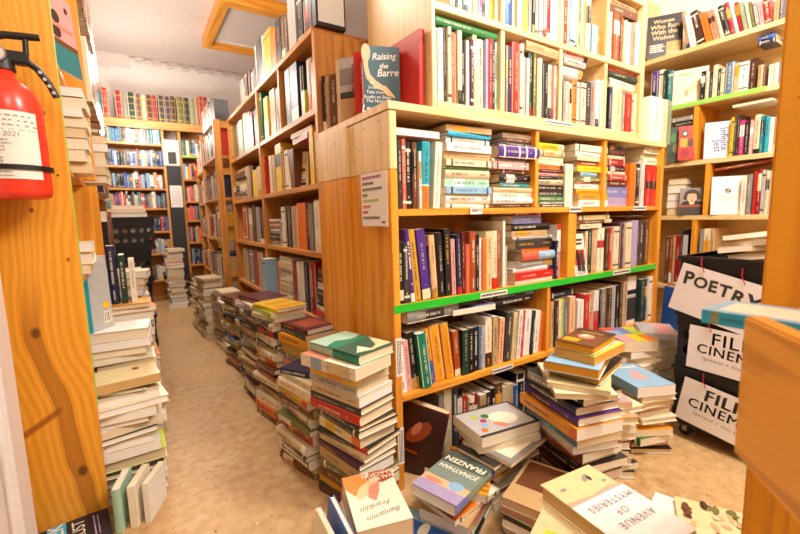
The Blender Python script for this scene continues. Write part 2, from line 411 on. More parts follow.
def pile(place, group, cx, cy, yaw, z, ents, jit=.008, jyaw=4):
    """free pile from the bottom: (w, h, t, colour[, options])"""
    cur = z; out = []; N = len(ents)
    for i, e in enumerate(ents):
        w, h, t, col = e[:4]; o = dict(e[4]) if len(e) > 4 else {}
        x, y = cx+o.pop('dx', R.uniform(-jit, jit)), cy+o.pop('dy', R.uniform(-jit, jit)); ya = yaw+o.pop('dyaw', R.uniform(-jyaw, jyaw))
        out.append(book(flat(x, y, cur, ya), w, h, t, col, place, group, idx=N-i, side='top', **o)); cur += t+.0006
    for i, b in enumerate(out): b['nb'] = (out[i+1]['col'] if i+1 < N else None, out[i-1]['col'] if i else None); b['count'] = N
    return out, cur
def single(place, group, M, w, h, t, col, label, **k):
    return book(M, w, h, t, col, place, group, label=label, **k)
CN = {k: k for k in PAL}
CN.update(gray='grey', cream='cream', tan='tan', emerald='deep green', bottle='dark bottle green', skyblue='light blue', steel='grey-blue', ivory='ivory', plum='dark plum', sage='grey-green',
          mint='pale mint', charcoal='dark grey', amber='golden yellow', salmon='salmon pink', peach='peach', crimson='dark red', sand='sandy')
# loose books named on their own that lie on top of a pile
ABOVE = {'near stack in the aisle': 2, 'pile by the bookcase post': 2, 'pile under the hand-painted cover by the aisle': 1, 'pile under the colourful glossy book': 3, 'big front pile': 6,
 'low outer pile by the crates': 1, 'taller pile behind the pale blue book': 1, 'pile in the corner by the wall shelving': 1, 'pile under the nearest book': 2, 'low pile before the near post': 2, 'near stack left of the aisle': 1}
def finish_books(limit):
    """the books that show largest become things of their own, the tiny far rest one heap of stuff"""
    # count what each book shows from the camera: rays against every solid in the shop
    from mathutils.bvhtree import BVHTree
    bpy.context.view_layer.update()
    V, Fc, own = [], [], []
    for o in list(COL.objects):
        if o.type != 'MESH': continue
        n = len(V); V += [o.matrix_world @ v.co for v in o.data.vertices]
        for p in o.data.polygons: Fc.append([i+n for i in p.vertices]); own.append(-1)
    for k, b in enumerate(BOOKS):
        n = len(V); w, h, t = b['w']/2, b['h']/2, b['t']
        V += [b['M'] @ Vector(p) for p in ((-w,-h,0),(w,-h,0),(w,h,0),(-w,h,0),(-w,-h,t),(w,-h,t),(w,h,t),(-w,h,t))]
        for f in ((0,3,2,1),(4,5,6,7),(0,1,5,4),(1,2,6,5),(2,3,7,6),(3,0,4,7)): Fc.append([i+n for i in f]); own.append(k)
    tree = BVHTree.FromPolygons(V, Fc); cnt = [0]*len(BOOKS)
    for py in range(1, 534, 2):
        for px in range(1, 800, 2):
            hit = tree.ray_cast(CAM, ray(px, py).normalized())
            if hit[2] is not None and own[hit[2]] >= 0: cnt[own[hit[2]]] += 4
    for b, c in zip(BOOKS, cnt): b['area'] = c
    order = sorted(BOOKS, key=lambda b: -(b['area']+(1e6 if b.get('label') and b['area'] > 12 else 0)))
    keep = set(id(b) for b in order[:limit])
    used = {}
    for b in BOOKS:
        if b.get('label') and id(b) not in keep: print('TITLED BOOK NOT SHOWN', b['label'])
    sv, sf, sk, sm = [], [], [], []
    for b in BOOKS:
        if id(b) not in keep:
            for fn, mi in ((cover_mesh, 0), (page_mesh, 1)):
                V, Fc, K = fn(b); o = len(sv); sv += [tuple(b['M'] @ Vector(v)) for v in V]
                for f, k in zip(Fc, K): sf.append(tuple(i+o for i in f)); sk.append(k); sm.append(mi)
            continue
        lab = b.get('label')
        if not lab:
            c = CN.get(b['col'], 'coloured'); a, d = [CN.get(v, 'coloured') if v else None for v in b['nb']]
            i, n = b['idx']+ABOVE.get(b['place'], 0), b['count']+ABOVE.get(b['place'], 0); thick = ('thick ' if b['t'] > .036 else 'slim ' if b['t'] < .013 else '')
            if b['side'] == 'left':
                pos = 'leftmost' if i == 1 else 'rightmost' if i == n else ORD[min(i, 49)]+' from left'
            else:
                pos = 'topmost' if i == 1 else 'bottom one' if i == n else ORD[min(i, 49)]+' from top'
            rel = ''
            if b['side'] == 'left' and a and d: rel = ' between %s and %s,' % (a, d)
            elif b['side'] == 'top' and d: rel = ' on %s one,' % d
            elif b['side'] == 'top' and a: rel = ' under %s one,' % a
            lab = '%s%s book%s %s, %s' % (thick, c, rel, pos, b['place'])
            if len(lab.split()) > 16: lab = '%s book, %s, %s' % (c, pos, b['place'])
            if lab in used: print('DUP LABEL', lab)
            used[lab] = 1
        e = empty('book', (0, 0, 0), lab, 'book', b['group'], b['M'])
        for nm, fn, mat in (('cover', cover_mesh, M_COVER), ('page_block', page_mesh, M_PAGE)):
            V, Fc, K = fn(b); me = colmesh(nm, V, Fc, K, [mat]); o = link(nm, me, e, None, True)
            if nm == 'cover': b['cover'] = o
        for (body, surf, u, v, size, color, rot, k) in b.get('texts', []):
            w, h, t = b['w'], b['h'], b['t']
            if surf == 'front': M = T(w*(u-.5), h*(v-.5), t+.0016) @ RZ(rot)
            else:
                M = T(-w/2-.0009, h*(v-.5), t*u) @ Matrix(((0, 0, -1, 0), (-1, 0, 0, 0), (0, 1, 0, 0), (0, 0, 0, 1))) @ RZ(rot)
            lettering(body, size, M, color, b['cover'], **k)
    if sf:
        me = colmesh('book', sv, sf, sk, [M_COVER, M_PAGE], sm); o = link('book', me)
        props(o, 'many small half-hidden books packed on the farther shelves and in the stacks', 'books', None, 'stuff')
    print('BOOKS total', len(BOOKS), 'individual', len(keep), 'min area', order[min(limit, len(order))-1]['area'])
def colmesh(name, V, Fc, K, mats, mi=None):
    me = bpy.data.meshes.new(name); me.from_pydata(V, [], Fc)
    for m in mats: me.materials.append(m)
    at_ = me.color_attributes.new('Col', 'FLOAT_COLOR', 'CORNER'); data = []
    for f, k in zip(Fc, K): data += [*k, 1.0]*len(f)
    at_.data.foreach_set('color', data)
    if mi: me.polygons.foreach_set('material_index', mi)
    me.update(); return me
# ------------------------------------------------------------------ the room
def floor_mat():
    m, nt, b, N, L = new_mat('worn_painted_concrete')
    tc = N('ShaderNodeTexCoord')
    def noise(sc, det, dist=0):
        n = N('ShaderNodeTexNoise'); n.inputs['Scale'].default_value = sc; n.inputs['Detail'].default_value = det; n.inputs['Distortion'].default_value = dist
        L(tc.outputs['Object'], n.inputs['Vector']); return n.outputs['Fac']
    def ramp(f, a, bb):
        r = N('ShaderNodeMapRange'); r.inputs[1].default_value = a; r.inputs[2].default_value = bb; L(f, r.inputs[0]); return r.outputs[0]
    def mix(f, a, c):
        x = N('ShaderNodeMix'); x.data_type = 'RGBA'; L(f, x.inputs[0])
        for i, v in ((6, a), (7, c)):
            if hasattr(v, 'links'): L(v, x.inputs[i])
            else: x.inputs[i].default_value = (*v, 1)
        return x.outputs[2]
    c = mix(ramp(noise(2.2, 6, .6), .35, .65), hx('a98455'), hx('c29c69'))
    c = mix(ramp(noise(26, 6), .35, .75), c, hx('cfae7c'))
    c = mix(ramp(noise(9, 8, 1.2), .60, .68), c, hx('c9ab82'))
    c = mix(ramp(noise(70, 3), .67, .71), c, hx('6f553b'))
    c = mix(ramp(noise(45, 4), .69, .73), c, hx('d8c3a2'))
    L(c, b.inputs['Base Color']); b.inputs['Roughness'].default_value = .45
    bp = N('ShaderNodeBump'); bp.inputs['Strength'].default_value = .25; bp.inputs['Distance'].default_value = .004; L(noise(60, 5), bp.inputs['Height']); L(bp.outputs[0], b.inputs['Normal'])
    return m
def wall_mat(name, c0, c1):
    m, nt, b, N, L = new_mat(name); tc = N('ShaderNodeTexCoord')
    n = N('ShaderNodeTexNoise'); n.inputs['Scale'].default_value = 1.6; n.inputs['Detail'].default_value = 6; L(tc.outputs['Object'], n.inputs['Vector'])
    x = N('ShaderNodeMix'); x.data_type = 'RGBA'; L(n.outputs['Fac'], x.inputs[0]); x.inputs[6].default_value = (*c0, 1); x.inputs[7].default_value = (*c1, 1)
    n2 = N('ShaderNodeTexNoise'); n2.inputs['Scale'].default_value = 40; n2.inputs['Detail'].default_value = 5; L(tc.outputs['Object'], n2.inputs['Vector'])
    r = N('ShaderNodeMapRange'); r.inputs[1].default_value = .66; r.inputs[2].default_value = .72; L(n2.outputs['Fac'], r.inputs[0])
    y = N('ShaderNodeMix'); y.data_type = 'RGBA'; L(r.outputs[0], y.inputs[0]); L(x.outputs[2], y.inputs[6]); y.inputs[7].default_value = (*[v*.72 for v in c0], 1)
    L(y.outputs[2], b.inputs['Base Color']); b.inputs['Roughness'].default_value = .8
    bp = N('ShaderNodeBump'); bp.inputs['Strength'].default_value = .2; bp.inputs['Distance'].default_value = .01; L(n2.outputs['Fac'], bp.inputs['Height']); L(bp.outputs[0], b.inputs['Normal'])
    return m
CEIL = 2.72
M_WALL = wall_mat('white_plaster', hx('e4dcd6'), hx('efe9e4')); M_CEIL = wall_mat('ceiling_plaster', hx('d6c6bd'), hx('e4d8d0'))
structure('floor', (-1.4, -1.5, -.05), (3.1, 5.75, 0), floor_mat())
structure('ceiling', (-1.4, -1.5, CEIL), (3.1, 5.75, CEIL+.05), M_CEIL)
structure('wall_back', (-1.4, 5.62, 0), (3.1, 5.75, CEIL), M_WALL)
structure('wall_right', (3.0, -1.5, 0), (3.1, 5.62, CEIL), M_WALL)
M_DIM = wall_mat('low_bounce_brown', hx('9c8368'), hx('a88e72'))  # unseen walls browned to cut bounced light, standing in for filled shelves
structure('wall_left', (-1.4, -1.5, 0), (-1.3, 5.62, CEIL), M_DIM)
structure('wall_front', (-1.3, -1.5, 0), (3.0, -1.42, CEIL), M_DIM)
structure('wall_partition', (1.2, 1.66, 0), (3.0, 1.74, CEIL), M_WALL)
# white door jamb at the left edge
jm = MB(); jm.box((-.42, 1.28, 0), (-.290, 1.40, CEIL), None, 0, .006); jm.box((-.42, 1.30, 0), (-.305, 1.265, CEIL), None, 0, .003)
o = jm.obj('trim_1', M_WHITE); o['kind'] = 'structure'
# ridge of filler where the ceiling meets the far wall
fl = MB().tube([(-.3+.05*i, 5.60, CEIL-.02-.02*math.sin(i*2.1)-(.10 if i < 7 else .02*(i % 3))) for i in range(40)], [.016+.007*math.sin(i*1.7) for i in range(40)], 8)
o = fl.obj('trim_2', M_CEIL); o['kind'] = 'structure'
bm_ = MB(); bm_.box((-.35, 5.585, CEIL-.12), (.12, 5.62, CEIL)); o = bm_.obj('trim_3', wall_mat('bare_plaster', hx('d8cdc4'), hx('e2d8d0'))); o['kind'] = 'structure'
# hatch in the ceiling with a pine frame
hz = CEIL
hk = empty('ceiling_hatch', (1.1, 4.15, hz-.1), 'pale ceiling hatch panel inside a square pine frame', 'ceiling hatch')
A = [at(x, y, 'z', hz-.1) for x, y in ((206, 38), (227, 0), (292, 15), (285, 55))]
x0, x1, y0, y1 = .80, 1.56, 3.74, 4.62
for nm, a, b, wd in (('frame_rail', (x0, y0-.10, hz-.10), (x1, y0, hz), WO['x']), ('frame_rail', (x0, y1, hz-.10), (x1, y1+.07, hz), WO['x']),
                     ('frame_rail', (x0-.07, y0-.10, hz-.10), (x0, y1+.07, hz), WO['y']), ('frame_rail', (x1, y0-.10, hz-.10), (x1+.07, y1+.07, hz), WO['y'])):
    board(nm, a, b, wd, hk)
board('hatch_panel', (x0, y0, hz-.035), (x1, y1, hz-.001), plain('hatch_board', hx('dcd2cc'), .5), hk)
for a, b in (((x0, y0, hz-.05), (x0+.035, y1, hz-.03)), ((x0, y1-.03, hz-.05), (x1, y1, hz-.03))): board('moulding', a, b, M_WHITE, hk)
# patch of damp filler on the ceiling beside the hatch
# ------------------------------------------------------------------ bookcases
PX = .655                       # aisle face of the long shelving
FY = 1.063                      # front face of the low bookcase
low = empty('bookcase', (1.48, 1.2, 0), 'low orange pine bookcase with crammed shelves in the middle of the shop', 'bookcase')
BX1 = 2.30
pb = MB(); pb.box((PX, FY, 0), (PX+.027, FY+.27, 1.04), None, 0, .002); o = pb.obj('end_panel', WO['z'], low)
pb = MB(); pb.box((PX-.012, FY+.271, 0), (PX+.015, 1.60, 1.04), None, 0, .002); pb.obj('end_panel', WO['z'], low)
pb = MB(); pb.box((PX, FY, 1.0405), (PX+.027, FY+.27, 1.212), None, 0, .002); pb.obj('patch_board', WP['z'], low)
pb = MB(); pb.box((PX-.012, FY+.271, 1.0405), (PX+.015, 1.60, 1.212), None, 0, .002); pb.obj('patch_board', WP['z'], low)
for hx_, hz_ in ((1.12, 1.19), (1.10, 1.12), (1.22, 1.185), (1.25, 1.12), (1.42, 1.17), (1.5, 1.09)):
    MB().tube([(PX-.0135 if hx_ > 1.33 else PX-.0008, hx_, hz_), (PX+.003, hx_, hz_)], .0022, 8).obj('screw_hole', ink('chestnut'), low)
board('top_board', (PX-.003, FY-.004, 1.213), (BX1+.005, 1.60, 1.237), WP['x'], low)
board('side_panel', (BX1-.028, FY, 0), (BX1, FY+.27, 1.212), WO['z'], low)
board('back_panel', (PX+.028, FY+.272, 0), (BX1-.029, FY+.285, 1.212), WO['x'], low)
ZS = (.323, .622, .922)
for z in ZS: board('shelf', (PX+.028, FY+.002, z-.022), (BX1-.029, FY+.271, z), WO['x'], low)
for x, za, zb, wd in ((1.315, .923, 1.212, .02), (1.772, .923, 1.212, .02), (1.53, .623, .899, .055), (1.40, .324, .599, .022)):
    board('divider', (x, FY+.004, za), (x+wd, FY+.271, zb), WO['z'], low)
MB().box((PX+.002, FY-.0012, .598), (BX1-.03, FY+.001, .6235)).obj('painted_edge', M_GREEN, low)
def shelf_label(par, x0, x1, zc, hgt, y, text=None, seed=1):
    MB().box((x0, y-.0012, zc-hgt/2), (x1, y, zc+hgt/2)).obj('shelf_label', M_LABEL, par)
    if text: lettering(text, hgt*.9, basis(((x0+x1)/2, y-.0018, zc), (1, 0, 0), (0, 0, 1)), 'black', par, local=False, width=(x1-x0)*.8, bold=.02)
    else:
        r = random.Random(seed); q = MB(); x = x0+.004
        while x < x1-.008:
            l = r.uniform(.003, .008); q.box((x, y-.0017, zc-hgt*.2), (min(x+l, x1-.003), y-.0012, zc+hgt*.22)); x += l+.002
        q.obj('lettering', ink('charcoal'), par)
X_ = lambda px, z: solve('y', FY, z, px)
shelf_label(low, X_(470, .91), X_(482, .91), .914, .026, FY-.001, 'ESSAYS')
shelf_label(low, X_(569, .91), X_(581, .91), .911, .022, FY-.001, None, 3)
shelf_label(low, X_(633, .91), X_(646, .91), .911, .02, FY-.001, None, 4)
shelf_label(low, X_(480, .61), X_(507, .61), .609, .018, FY-.0015, None, 5)
shelf_label(low, X_(613, .61), X_(630, .61), .611, .02, FY-.0015, None, 6)
shelf_label(low, X_(492, .31), X_(513, .31), .311, .018, FY-.001, None, 7)
for zc, hh in ((.455, .125), (.155, .125)):
    MB().box((PX+.004, FY-.0015, zc-hh/2), (PX+.026, FY, zc+hh/2)).obj('edge_label', M_LABEL, low)
    r = random.Random(int(zc*100)); q = MB()
    for k, xx in enumerate((PX+.010, PX+.0155, PX+.021)):
        z = zc+hh*.44
        while z > zc-hh*.42:
            l = r.uniform(.003, .009); q.box((xx-.0013, FY-.0021, z-l), (xx+.0013, FY-.0015, z)); z -= l+.002
    q.obj('lettering', ink('charcoal'), low)
# hutch standing on the low bookcase
hut = empty('bookcase', (1.46, 1.25, 1.238), 'pale pine hutch of small bays standing on the low bookcase', 'bookcase')
HX0, HX1, HY0, HY1 = .822, 2.075, FY+.004, 1.47
board('side_panel', (HX0, HY0, 1.238), (HX0+.014, HY1, 2.14), WP['z'], hut)
board('side_panel', (HX1-.03, HY0, 1.238), (HX1, HY1, 2.14), WP['z'], hut)
board('back_panel', (HX0+.015, 1.335, 1.238), (HX1-.031, 1.347, 2.14), WP['x'], hut)
for z in (1.262, 1.556, 1.85, 2.14): board('shelf', (HX0+.015, HY0+.001, z-.022), (HX1-.031, 1.334, z), WP['x'], hut)
for x in (1.128, 1.452, 1.760):
    for za, zb in ((1.263, 1.533), (1.557, 1.827), (1.851, 2.117)): board('divider', (x, HY0+.004, za), (x+.02, 1.334, zb), WP['z'], hut)
shelf_label(hut, solve('y', HY0, 1.25, 545), solve('y', HY0, 1.25, 573), 1.250, .015, HY0-.0005, None, 9)
# aisle shelving
aisle = empty('bookcase', (PX+.14, 2.5, 0), 'tall pine shelving along the right of the aisle, behind the leaning stacks', 'bookcase')
AY0, AYM, AY1, AD = 1.603, 2.50, 3.36, .26
for y, zt in ((AY0, 1.631), (AYM, 1.631), (AY1, 1.631)):
    board('upright', (PX, y, 0), (PX+AD, y+.028, zt), WD['z'], aisle)
board('back_panel', (PX+AD, AY0, 0), (PX+AD+.012, AY1+.028, 1.33), WD['y'], aisle)
board('back_panel', (PX+AD, AY0, 1.331), (PX+AD+.012, AY1+.028, 1.655), WD['y'], aisle)
AZ = (.15, .45, .752, 1.046, 1.346)
for z in AZ:
    board('shelf', (PX+.002, AY0+.029, z-.024), (PX+AD-.001, AYM-.001, z), WD['y'], aisle)
    board('shelf', (PX+.002, AYM+.029, z-.024), (PX+AD-.001, AY1-.001, z), WD['y'], aisle)
board('shelf', (PX+.002, AY0+.029, 1.632), (PX+AD-.001, AY1+.028, 1.656), WD['y'], aisle)
board('divider', (PX+.004, 2.09, 1.347), (PX+AD-.001, 2.11, 1.631), WD['z'], aisle)
# two shelf units further down the aisle that stick out into it
def far_unit(label, x0, x1, y0, y1, ztop, zs):
    e = empty('bookcase', ((x0+x1)/2, (y0+y1)/2, 0), label, 'bookcase')
    for y in (y0, y1-.024):
        for xx in (x0, x1-.05): board('upright', (xx, y, 0), (xx+.05, y+.024, ztop), WD['z'], e)
        for z in (.05, .45, .85, 1.25, ztop-.06):
            if z < ztop-.05: board('cross_rail', (x0+.051, y, z), (x1-.051, y+.02, z+.05), WD['x'], e)
    for z in zs: board('shelf', (x0+.001, y0+.025, z-.022), (x1-.001, y1-.025, z), WD['y'], e)
    return e
far_unit('narrow open pine rack sticking into the aisle, nearer of the two', .565, .86, 3.44, 4.15, 1.66, (.42, .76, 1.08, 1.40))
far_unit('narrow open pine rack farther down the aisle, its top lower', .60, .86, 4.22, 4.85, 1.46, (.42, .76, 1.08, 1.38))
# right wall shelving
RXF = 2.70
rw = empty('bookcase', (2.83, .95, 0), 'pale pine wall shelving in the right corner behind the black crates', 'bookcase')
RY0, RY1 = .20, 1.47
RZS = (.45, .865, 1.175, 1.50, 1.80)
for y in (RY0, RY1-.025): board('upright', (RXF, y, 0), (RXF+.27, y+.025, 2.2), WP['z'], rw)
board('back_panel', (RXF+.271, RY0, 0), (RXF+.283, RY1, 1.78), WP['y'], rw)
for z in RZS: board('shelf', (RXF+.002, RY0+.026, z-.026), (RXF+.27, RY1-.026, z), WP['y'], rw)
RYs = lambda px, z: solve('x', RXF, z, px)
for px, za, zb in ((694.5, 1.176, 1.473), (706, .866, 1.148), (692, .451, .838)):
    y = RYs(px, (za+zb)/2); board('divider', (RXF+.004, y-.012, za), (RXF+.27, y+.012, zb), WO['z'], rw)
MB().box((RXF-.0005, RYs(766, 1.49), 1.478), (RXF+.0018, RY1-.03, 1.502)).obj('painted_edge', M_PALEGREEN, rw)
# left shelving: end panel with the extinguisher
LY = 1.489; LX = -.14
lf = empty('bookcase', (-.28, 2.4, 0), 'tall pine shelving on the left whose knotty end panel faces the camera', 'bookcase')
MB().box((-.62, LY, 0), (LX, LY+.022, 2.4), None, 0, .002).obj('end_panel', M_PANEL, lf)
MB().box((LX-.001, LY+.004, .35), (LX+.0012, LY+.02, 2.4)).obj('painted_edge', M_PALEGREEN, lf)
MB().tube([(LX-.025, LY-.0008, 1.035), (LX-.025, LY+.003, 1.035)], .003, 8).obj('screw_hole', ink('chestnut'), lf)
LZ = (.36, .74, 1.06, 1.36, 1.72, 2.05)
for z in LZ: board('shelf', (-.40, LY+.023, z-.02), (LX-.004, 3.36, z), WO['y'], lf)
for y, xr in ((1.95, -.105), (2.6, LX-.002), (3.34, LX-.002)):
    zs = (0,)+LZ+(2.4,)
    for a, b in zip(zs, zs[1:]): board('divider', (-.40, y, a+.001), (xr if y > 2 else xr, y+.022, b-.021), WO['z'], lf)
board('back_panel', (-.413, LY+.023, 0), (-.401, 3.36, 2.4), WO['z'], lf)
# far wall bookcases, shelf of old bindings above them
BYF = 5.33
def back_case(label, x0, x1, zs, ztop, mat, green=None):
    e = empty('bookcase', ((x0+x1)/2, BYF+.12, 0), label, 'bookcase')
    for x in (x0, x1-.025): board('side_panel', (x, BYF, 0), (x+.025, BYF+.24, ztop), mat['z'], e)
    for z in zs:
        board('shelf', (x0+.026, BYF+.001, z-.022), (x1-.026, BYF+.239, z), mat['x'], e)
        if z == green: MB().box((x0+.026, BYF-.001, z-.02), (x1-.026, BYF+.0005, z)).obj('painted_edge', M_PALEGREEN, e)
    board('back_panel', (x0+.026, BYF+.24, 0), (x1-.026, BYF+.25, ztop), mat['x'], e)
    return e
LBZ = (.25, .55, .80, 1.055, 1.271, 1.507, 1.751); RBZ = (.40, .66, .912, 1.13, 1.381, 1.642)
back_case('wide bookcase against the far wall, left of the black board', -.34, .36, LBZ, 1.93, WD)
back_case('narrow bookcase with one green edge at far wall, right of the black board', .50, .86, RBZ, 1.93, WD, 1.642)
MB().box((.365, BYF-.03, 0), (.497, BYF+.02, 1.52), None, 0, .003).obj('painted_board', M_DARKPANEL)
o = bpy.data.objects['painted_board']; props(o, 'tall black board standing between the two far bookcases', 'board')
wn = empty('paper_notice', (.43, BYF-.032, 1.1), 'white paper notice taped to the tall black board', 'notice')
MB().box((.372, BYF-.0335, 1.06), (.492, BYF-.0315, 1.30)).obj('sheet', M_LABEL, wn)
q = MB(); r = random.Random(4)
for k in range(9):
    x = .382
    while x < .475:
        l = r.uniform(.006, .02); q.box((x, BYF-.0345, 1.275-k*.023), (min(x+l, .484), BYF-.0335, 1.281-k*.023)); x += l+.005
q.obj('lettering', ink('gray'), wn)
hs = empty('wall_shelf', (.35, BYF+.1, 1.92), 'long high wall shelf holding old leather bindings across the aisle', 'shelf')
board('shelf_board', (-.42, BYF-.02, 1.945), (1.15, 5.615, 1.975), WD['x'], hs)
board('front_rail', (-.42, BYF-.045, 1.90), (1.15, BYF-.021, 1.985), WD['x'], hs)
# ------------------------------------------------------------------ near right post and plank
Rv = Vector((.84, -.54, 0)).normalized(); Fv = Vector((.54, .84, 0))
def oriented(name, o, xa, ya, L, Wd, z0, z1, mat, lab, cat):
    xa, ya = Vector(xa), Vector(ya); M = Matrix((xa, ya, (0, 0, 1))).transposed().to_4x4(); M.translation = Vector((o[0], o[1], 0))
    ob = MB().box((0, 0, z0), (L, Wd, z1), None, 0, .003).obj(name, mat); ob.matrix_world = M
    return props(ob, lab, cat)
p = at(761, 300, 'z', .74); ya_p = Vector((p.x, p.y, 0)).normalized(); xa_p = Vector((ya_p.y, -ya_p.x, 0))
oriented('wooden_post', p, xa_p, ya_p, .26, .05, 0, CEIL, wood('oiled_board_z', hx('eaa52c'), hx('cc8720'), 'z', .4, 1), 'wide orange wooden post at the right edge, close to the camera', 'post')
d1 = Vector((-.755, -.656, 0)).normalized(); n1 = Vector((-d1.y, d1.x, 0))
bp_ = at(744, 315, 'z', .772)
oriented('plank', bp_, d1, n1, .55, .022, .595, .772, wood('oiled_board_x', hx('eaa640'), hx('bf7c22'), 'x', .4, 1.2, False), 'blurred orange plank end in front of the wide wooden post', 'plank')
MB().box((.685, .07, .722), (.899, .20, .7365)).obj('ledge', WO['x'], bpy.data.objects['wooden_post'])
# ------------------------------------------------------------------ lights: unseen ceiling lamps, plus added fill lights
def area(name, loc, size, power, col, rot=(0, 0, 0), sy=None):
    l = bpy.data.lights.new(name, 'AREA'); l.energy = power; l.color = col; l.size = size
    if sy: l.shape = 'RECTANGLE'; l.size_y = sy
    o = bpy.data.objects.new(name, l); COL.objects.link(o); o.location = loc; o.rotation_euler = [math.radians(a) for a in rot]; return o
def point_light(loc, power, col, r=.16):
    l = bpy.data.lights.new('ceiling_or_fill_light', 'POINT'); l.energy = power; l.color = col; l.shadow_soft_size = r
    o = bpy.data.objects.new('ceiling_or_fill_light', l); COL.objects.link(o); o.location = loc
point_light((1.45, -.02, 2.35), 118, (1, .96, .91), .22)
point_light((.25, -.55, 2.3), 31, (1, .94, .87), .2)  # fill light added behind the camera, not a lamp of the shop
point_light((.22, 2.30, 2.3), 31, (1, .90, .77), .15)
point_light((.12, 3.35, 1.95), 19, (1, .90, .81), .15)  # added fill without a fixture, low in the aisle to brighten ceiling and walls
point_light((.12, 4.75, 1.85), 25, (1, .91, .84), .15)  # second added fill, brightens the far wall and its ceiling; no fixture
w = bpy.data.worlds.new('world'); SC.world = w; w.use_nodes = True
w.node_tree.nodes['Background'].inputs[0].default_value = (1, .95, .9, 1); w.node_tree.nodes['Background'].inputs[1].default_value = .35
vs = SC.view_settings; vs.view_transform = 'Standard'; vs.look = 'None'; vs.gamma = 1; vs.use_curve_mapping = False; vs.exposure = 0.38
# ------------------------------------------------------------------ books of the hutch
SY = FY+.012                    # plane of most spines
g = 'books in the hutch'
f1 = (430, 0, 4.64)
row('hutch top row, first bay', g, 'y', SY, 1.556, .24, [(100,124,-60,'white'),(125,139,-50,'black'),(140,160,-90,'cream'),(161,180,-70,'skyblue'),(181,204,-80,'silver'),(205,228,-60,'beige'),(229,246,-75,'lilac'),
    (247,262,-60,'charcoal'),(263,282,-90,'white'),(283,305,-70,'yellow'),(306,318,-60,'cream')], .25, f1)
f2 = (500, 0, 4.11)
row('hutch top row, second bay', g, 'y', SY, 1.556, .24, [(27,53,-60,'blue'),(54,62,-70,'white'),(63,78,-60,'orange'),(79,97,-80,'white'),(98,120,-60,'lime'),(121,128,-60,'navy'),(129,140,-80,'silver'),(141,152,-50,'black'),
    (153,163,-60,'silver'),(164,178,-70,'white'),(179,194,-60,'pink'),(195,213,-80,'crimson'),(214,246,-70,'white')], .25, f2)
row('hutch top row, third bay', g, 'y', SY, 1.556, .24, [(264,279,-60,'red'),(280,288,-70,'cream'),(289,306,-60,'skyblue'),(307,318,-70,'white'),(319,346,-40,'sage'),(347,362,-40,'tan'),(363,382,-20,'cream'),(386,408,100,'skyblue'),(410,424,120,'orange')], .25, f2)
f3 = (570, 0, 3.68)
r4 = row('hutch top row, last bay', g, 'y', SY, 1.556, .24, [(152,164,40,'cream'),(165,186,45,'rust'),(187,194,50,'brown'),(195,210,55,'orange'),(211,222,70,'cream'),(223,234,80,'white'),(235,248,80,'salmon'),(249,258,66,'white'),(259,270,55,'silver')], .2, f3)
ztop = 1.556+max(b['h'] for b in r4[:7])+.001
shelf_stack('stack over hutch top row, last bay', g, 'y', SY, ztop, .2, [(152,250,30,58,'brown'),(152,252,8,32,'tan')], f3)
g = 'books in the hutch'
ra = row('hutch lower row, first bay', g, 'y', SY, 1.262, .24, [(22,41,118,'white'),(42,56,128,'white'),(57,72,122,'ivory'),(73,86,112,'charcoal'),(87,102,116,'cream'),(103,117,148,'coral'),(118,134,150,'tan'),(135,154,96,'cream'),
    (155,174,185,'black'),(175,189,185,'white'),(190,204,182,'plum'),(205,224,130,'sand'),(225,261,178,'cream'),(262,274,180,'lilac'),(275,291,145,'red'),(292,307,146,'black'),(308,327,184,'mint'),(328,341,220,'white')], .235, f1)
z = 1.262+max(b['h'] for b in ra)+.001
Xa, Xb = solve('y', SY, z, 436.5), solve('y', SY, z, 499)
single('', g, T((Xa+Xb)/2, SY+.10, z) @ RZ(90), .19, min(Xb-Xa, 1.127-.838)-.004, min(.024, 1.532-z), 'green', 'green book with white spine lettering lying across the hutch books, lower first bay', hard=True, bands=[])
rb2 = row('hutch lower row, second bay', g, 'y', SY, 1.262, .24, [(26,35,185,'gray'),(36,52,188,'navy'),(53,84,168,'red'),(85,100,165,'cream'),(101,112,230,'silver'),(113,122,238,'white'),(123,140,212,'bottle'),(141,153,218,'olive'),
    (154,163,240,'beige'),(164,179,236,'cream'),(180,204,258,'black'),(205,221,264,'cream'),(222,232,268,'pink'),(233,245,262,'chestnut')], .25, f2)
z = 1.262+max(b['h'] for b in rb2[4:])+.001
Xa, Xb = solve('y', SY, z, 526), solve('y', SY, z, 560)
single('', g, T((Xa+Xb)/2, SY+.085, z) @ RZ(91), .17, Xb-Xa, min(.042, 1.532-z), 'tan', 'thick tan book lying over the right books of the lower hutch second bay', hard=True, bands=[])
row('hutch lower row, third bay', g, 'y', SY, 1.262, .2, [(262,272,310,'gray'),(273,284,308,'silver'),(286,296,320,'tan'),(297,307,330,'cream')], .16, f2)
rc = row('hutch lower row, third bay right half', g, 'y', SY, 1.262, .2, [(14,33,295,'orange'),(34,42,300,'white'),(43,60,305,'cream'),(61,80,300,'charcoal'),(81,99,296,'gray'),(100,112,290,'white'),(113,132,262,'ivory')], .2, f3)
z = 1.262+max(b['h'] for b in rc[:5])+.001
shelf_stack('tilted stack in lower hutch third bay', g, 'y', SY, max(z, 1.43), .18, [(-20,58,258,292,'white'),(-20,62,236,258,'silver'),(-18,68,205,238,'pink'),(-18,70,188,206,'tan')], f3)
rd = row('hutch lower row, last bay', g, 'y', SY, 1.262, .2, [(148,158,320,'navy'),(159,173,318,'cream'),(174,194,322,'sand'),(195,207,340,'gray'),(208,231,345,'red'),(232,244,352,'mint'),(245,262,345,'cream')], .2, f3)
z = 1.262+max(b['h'] for b in rd)+.001
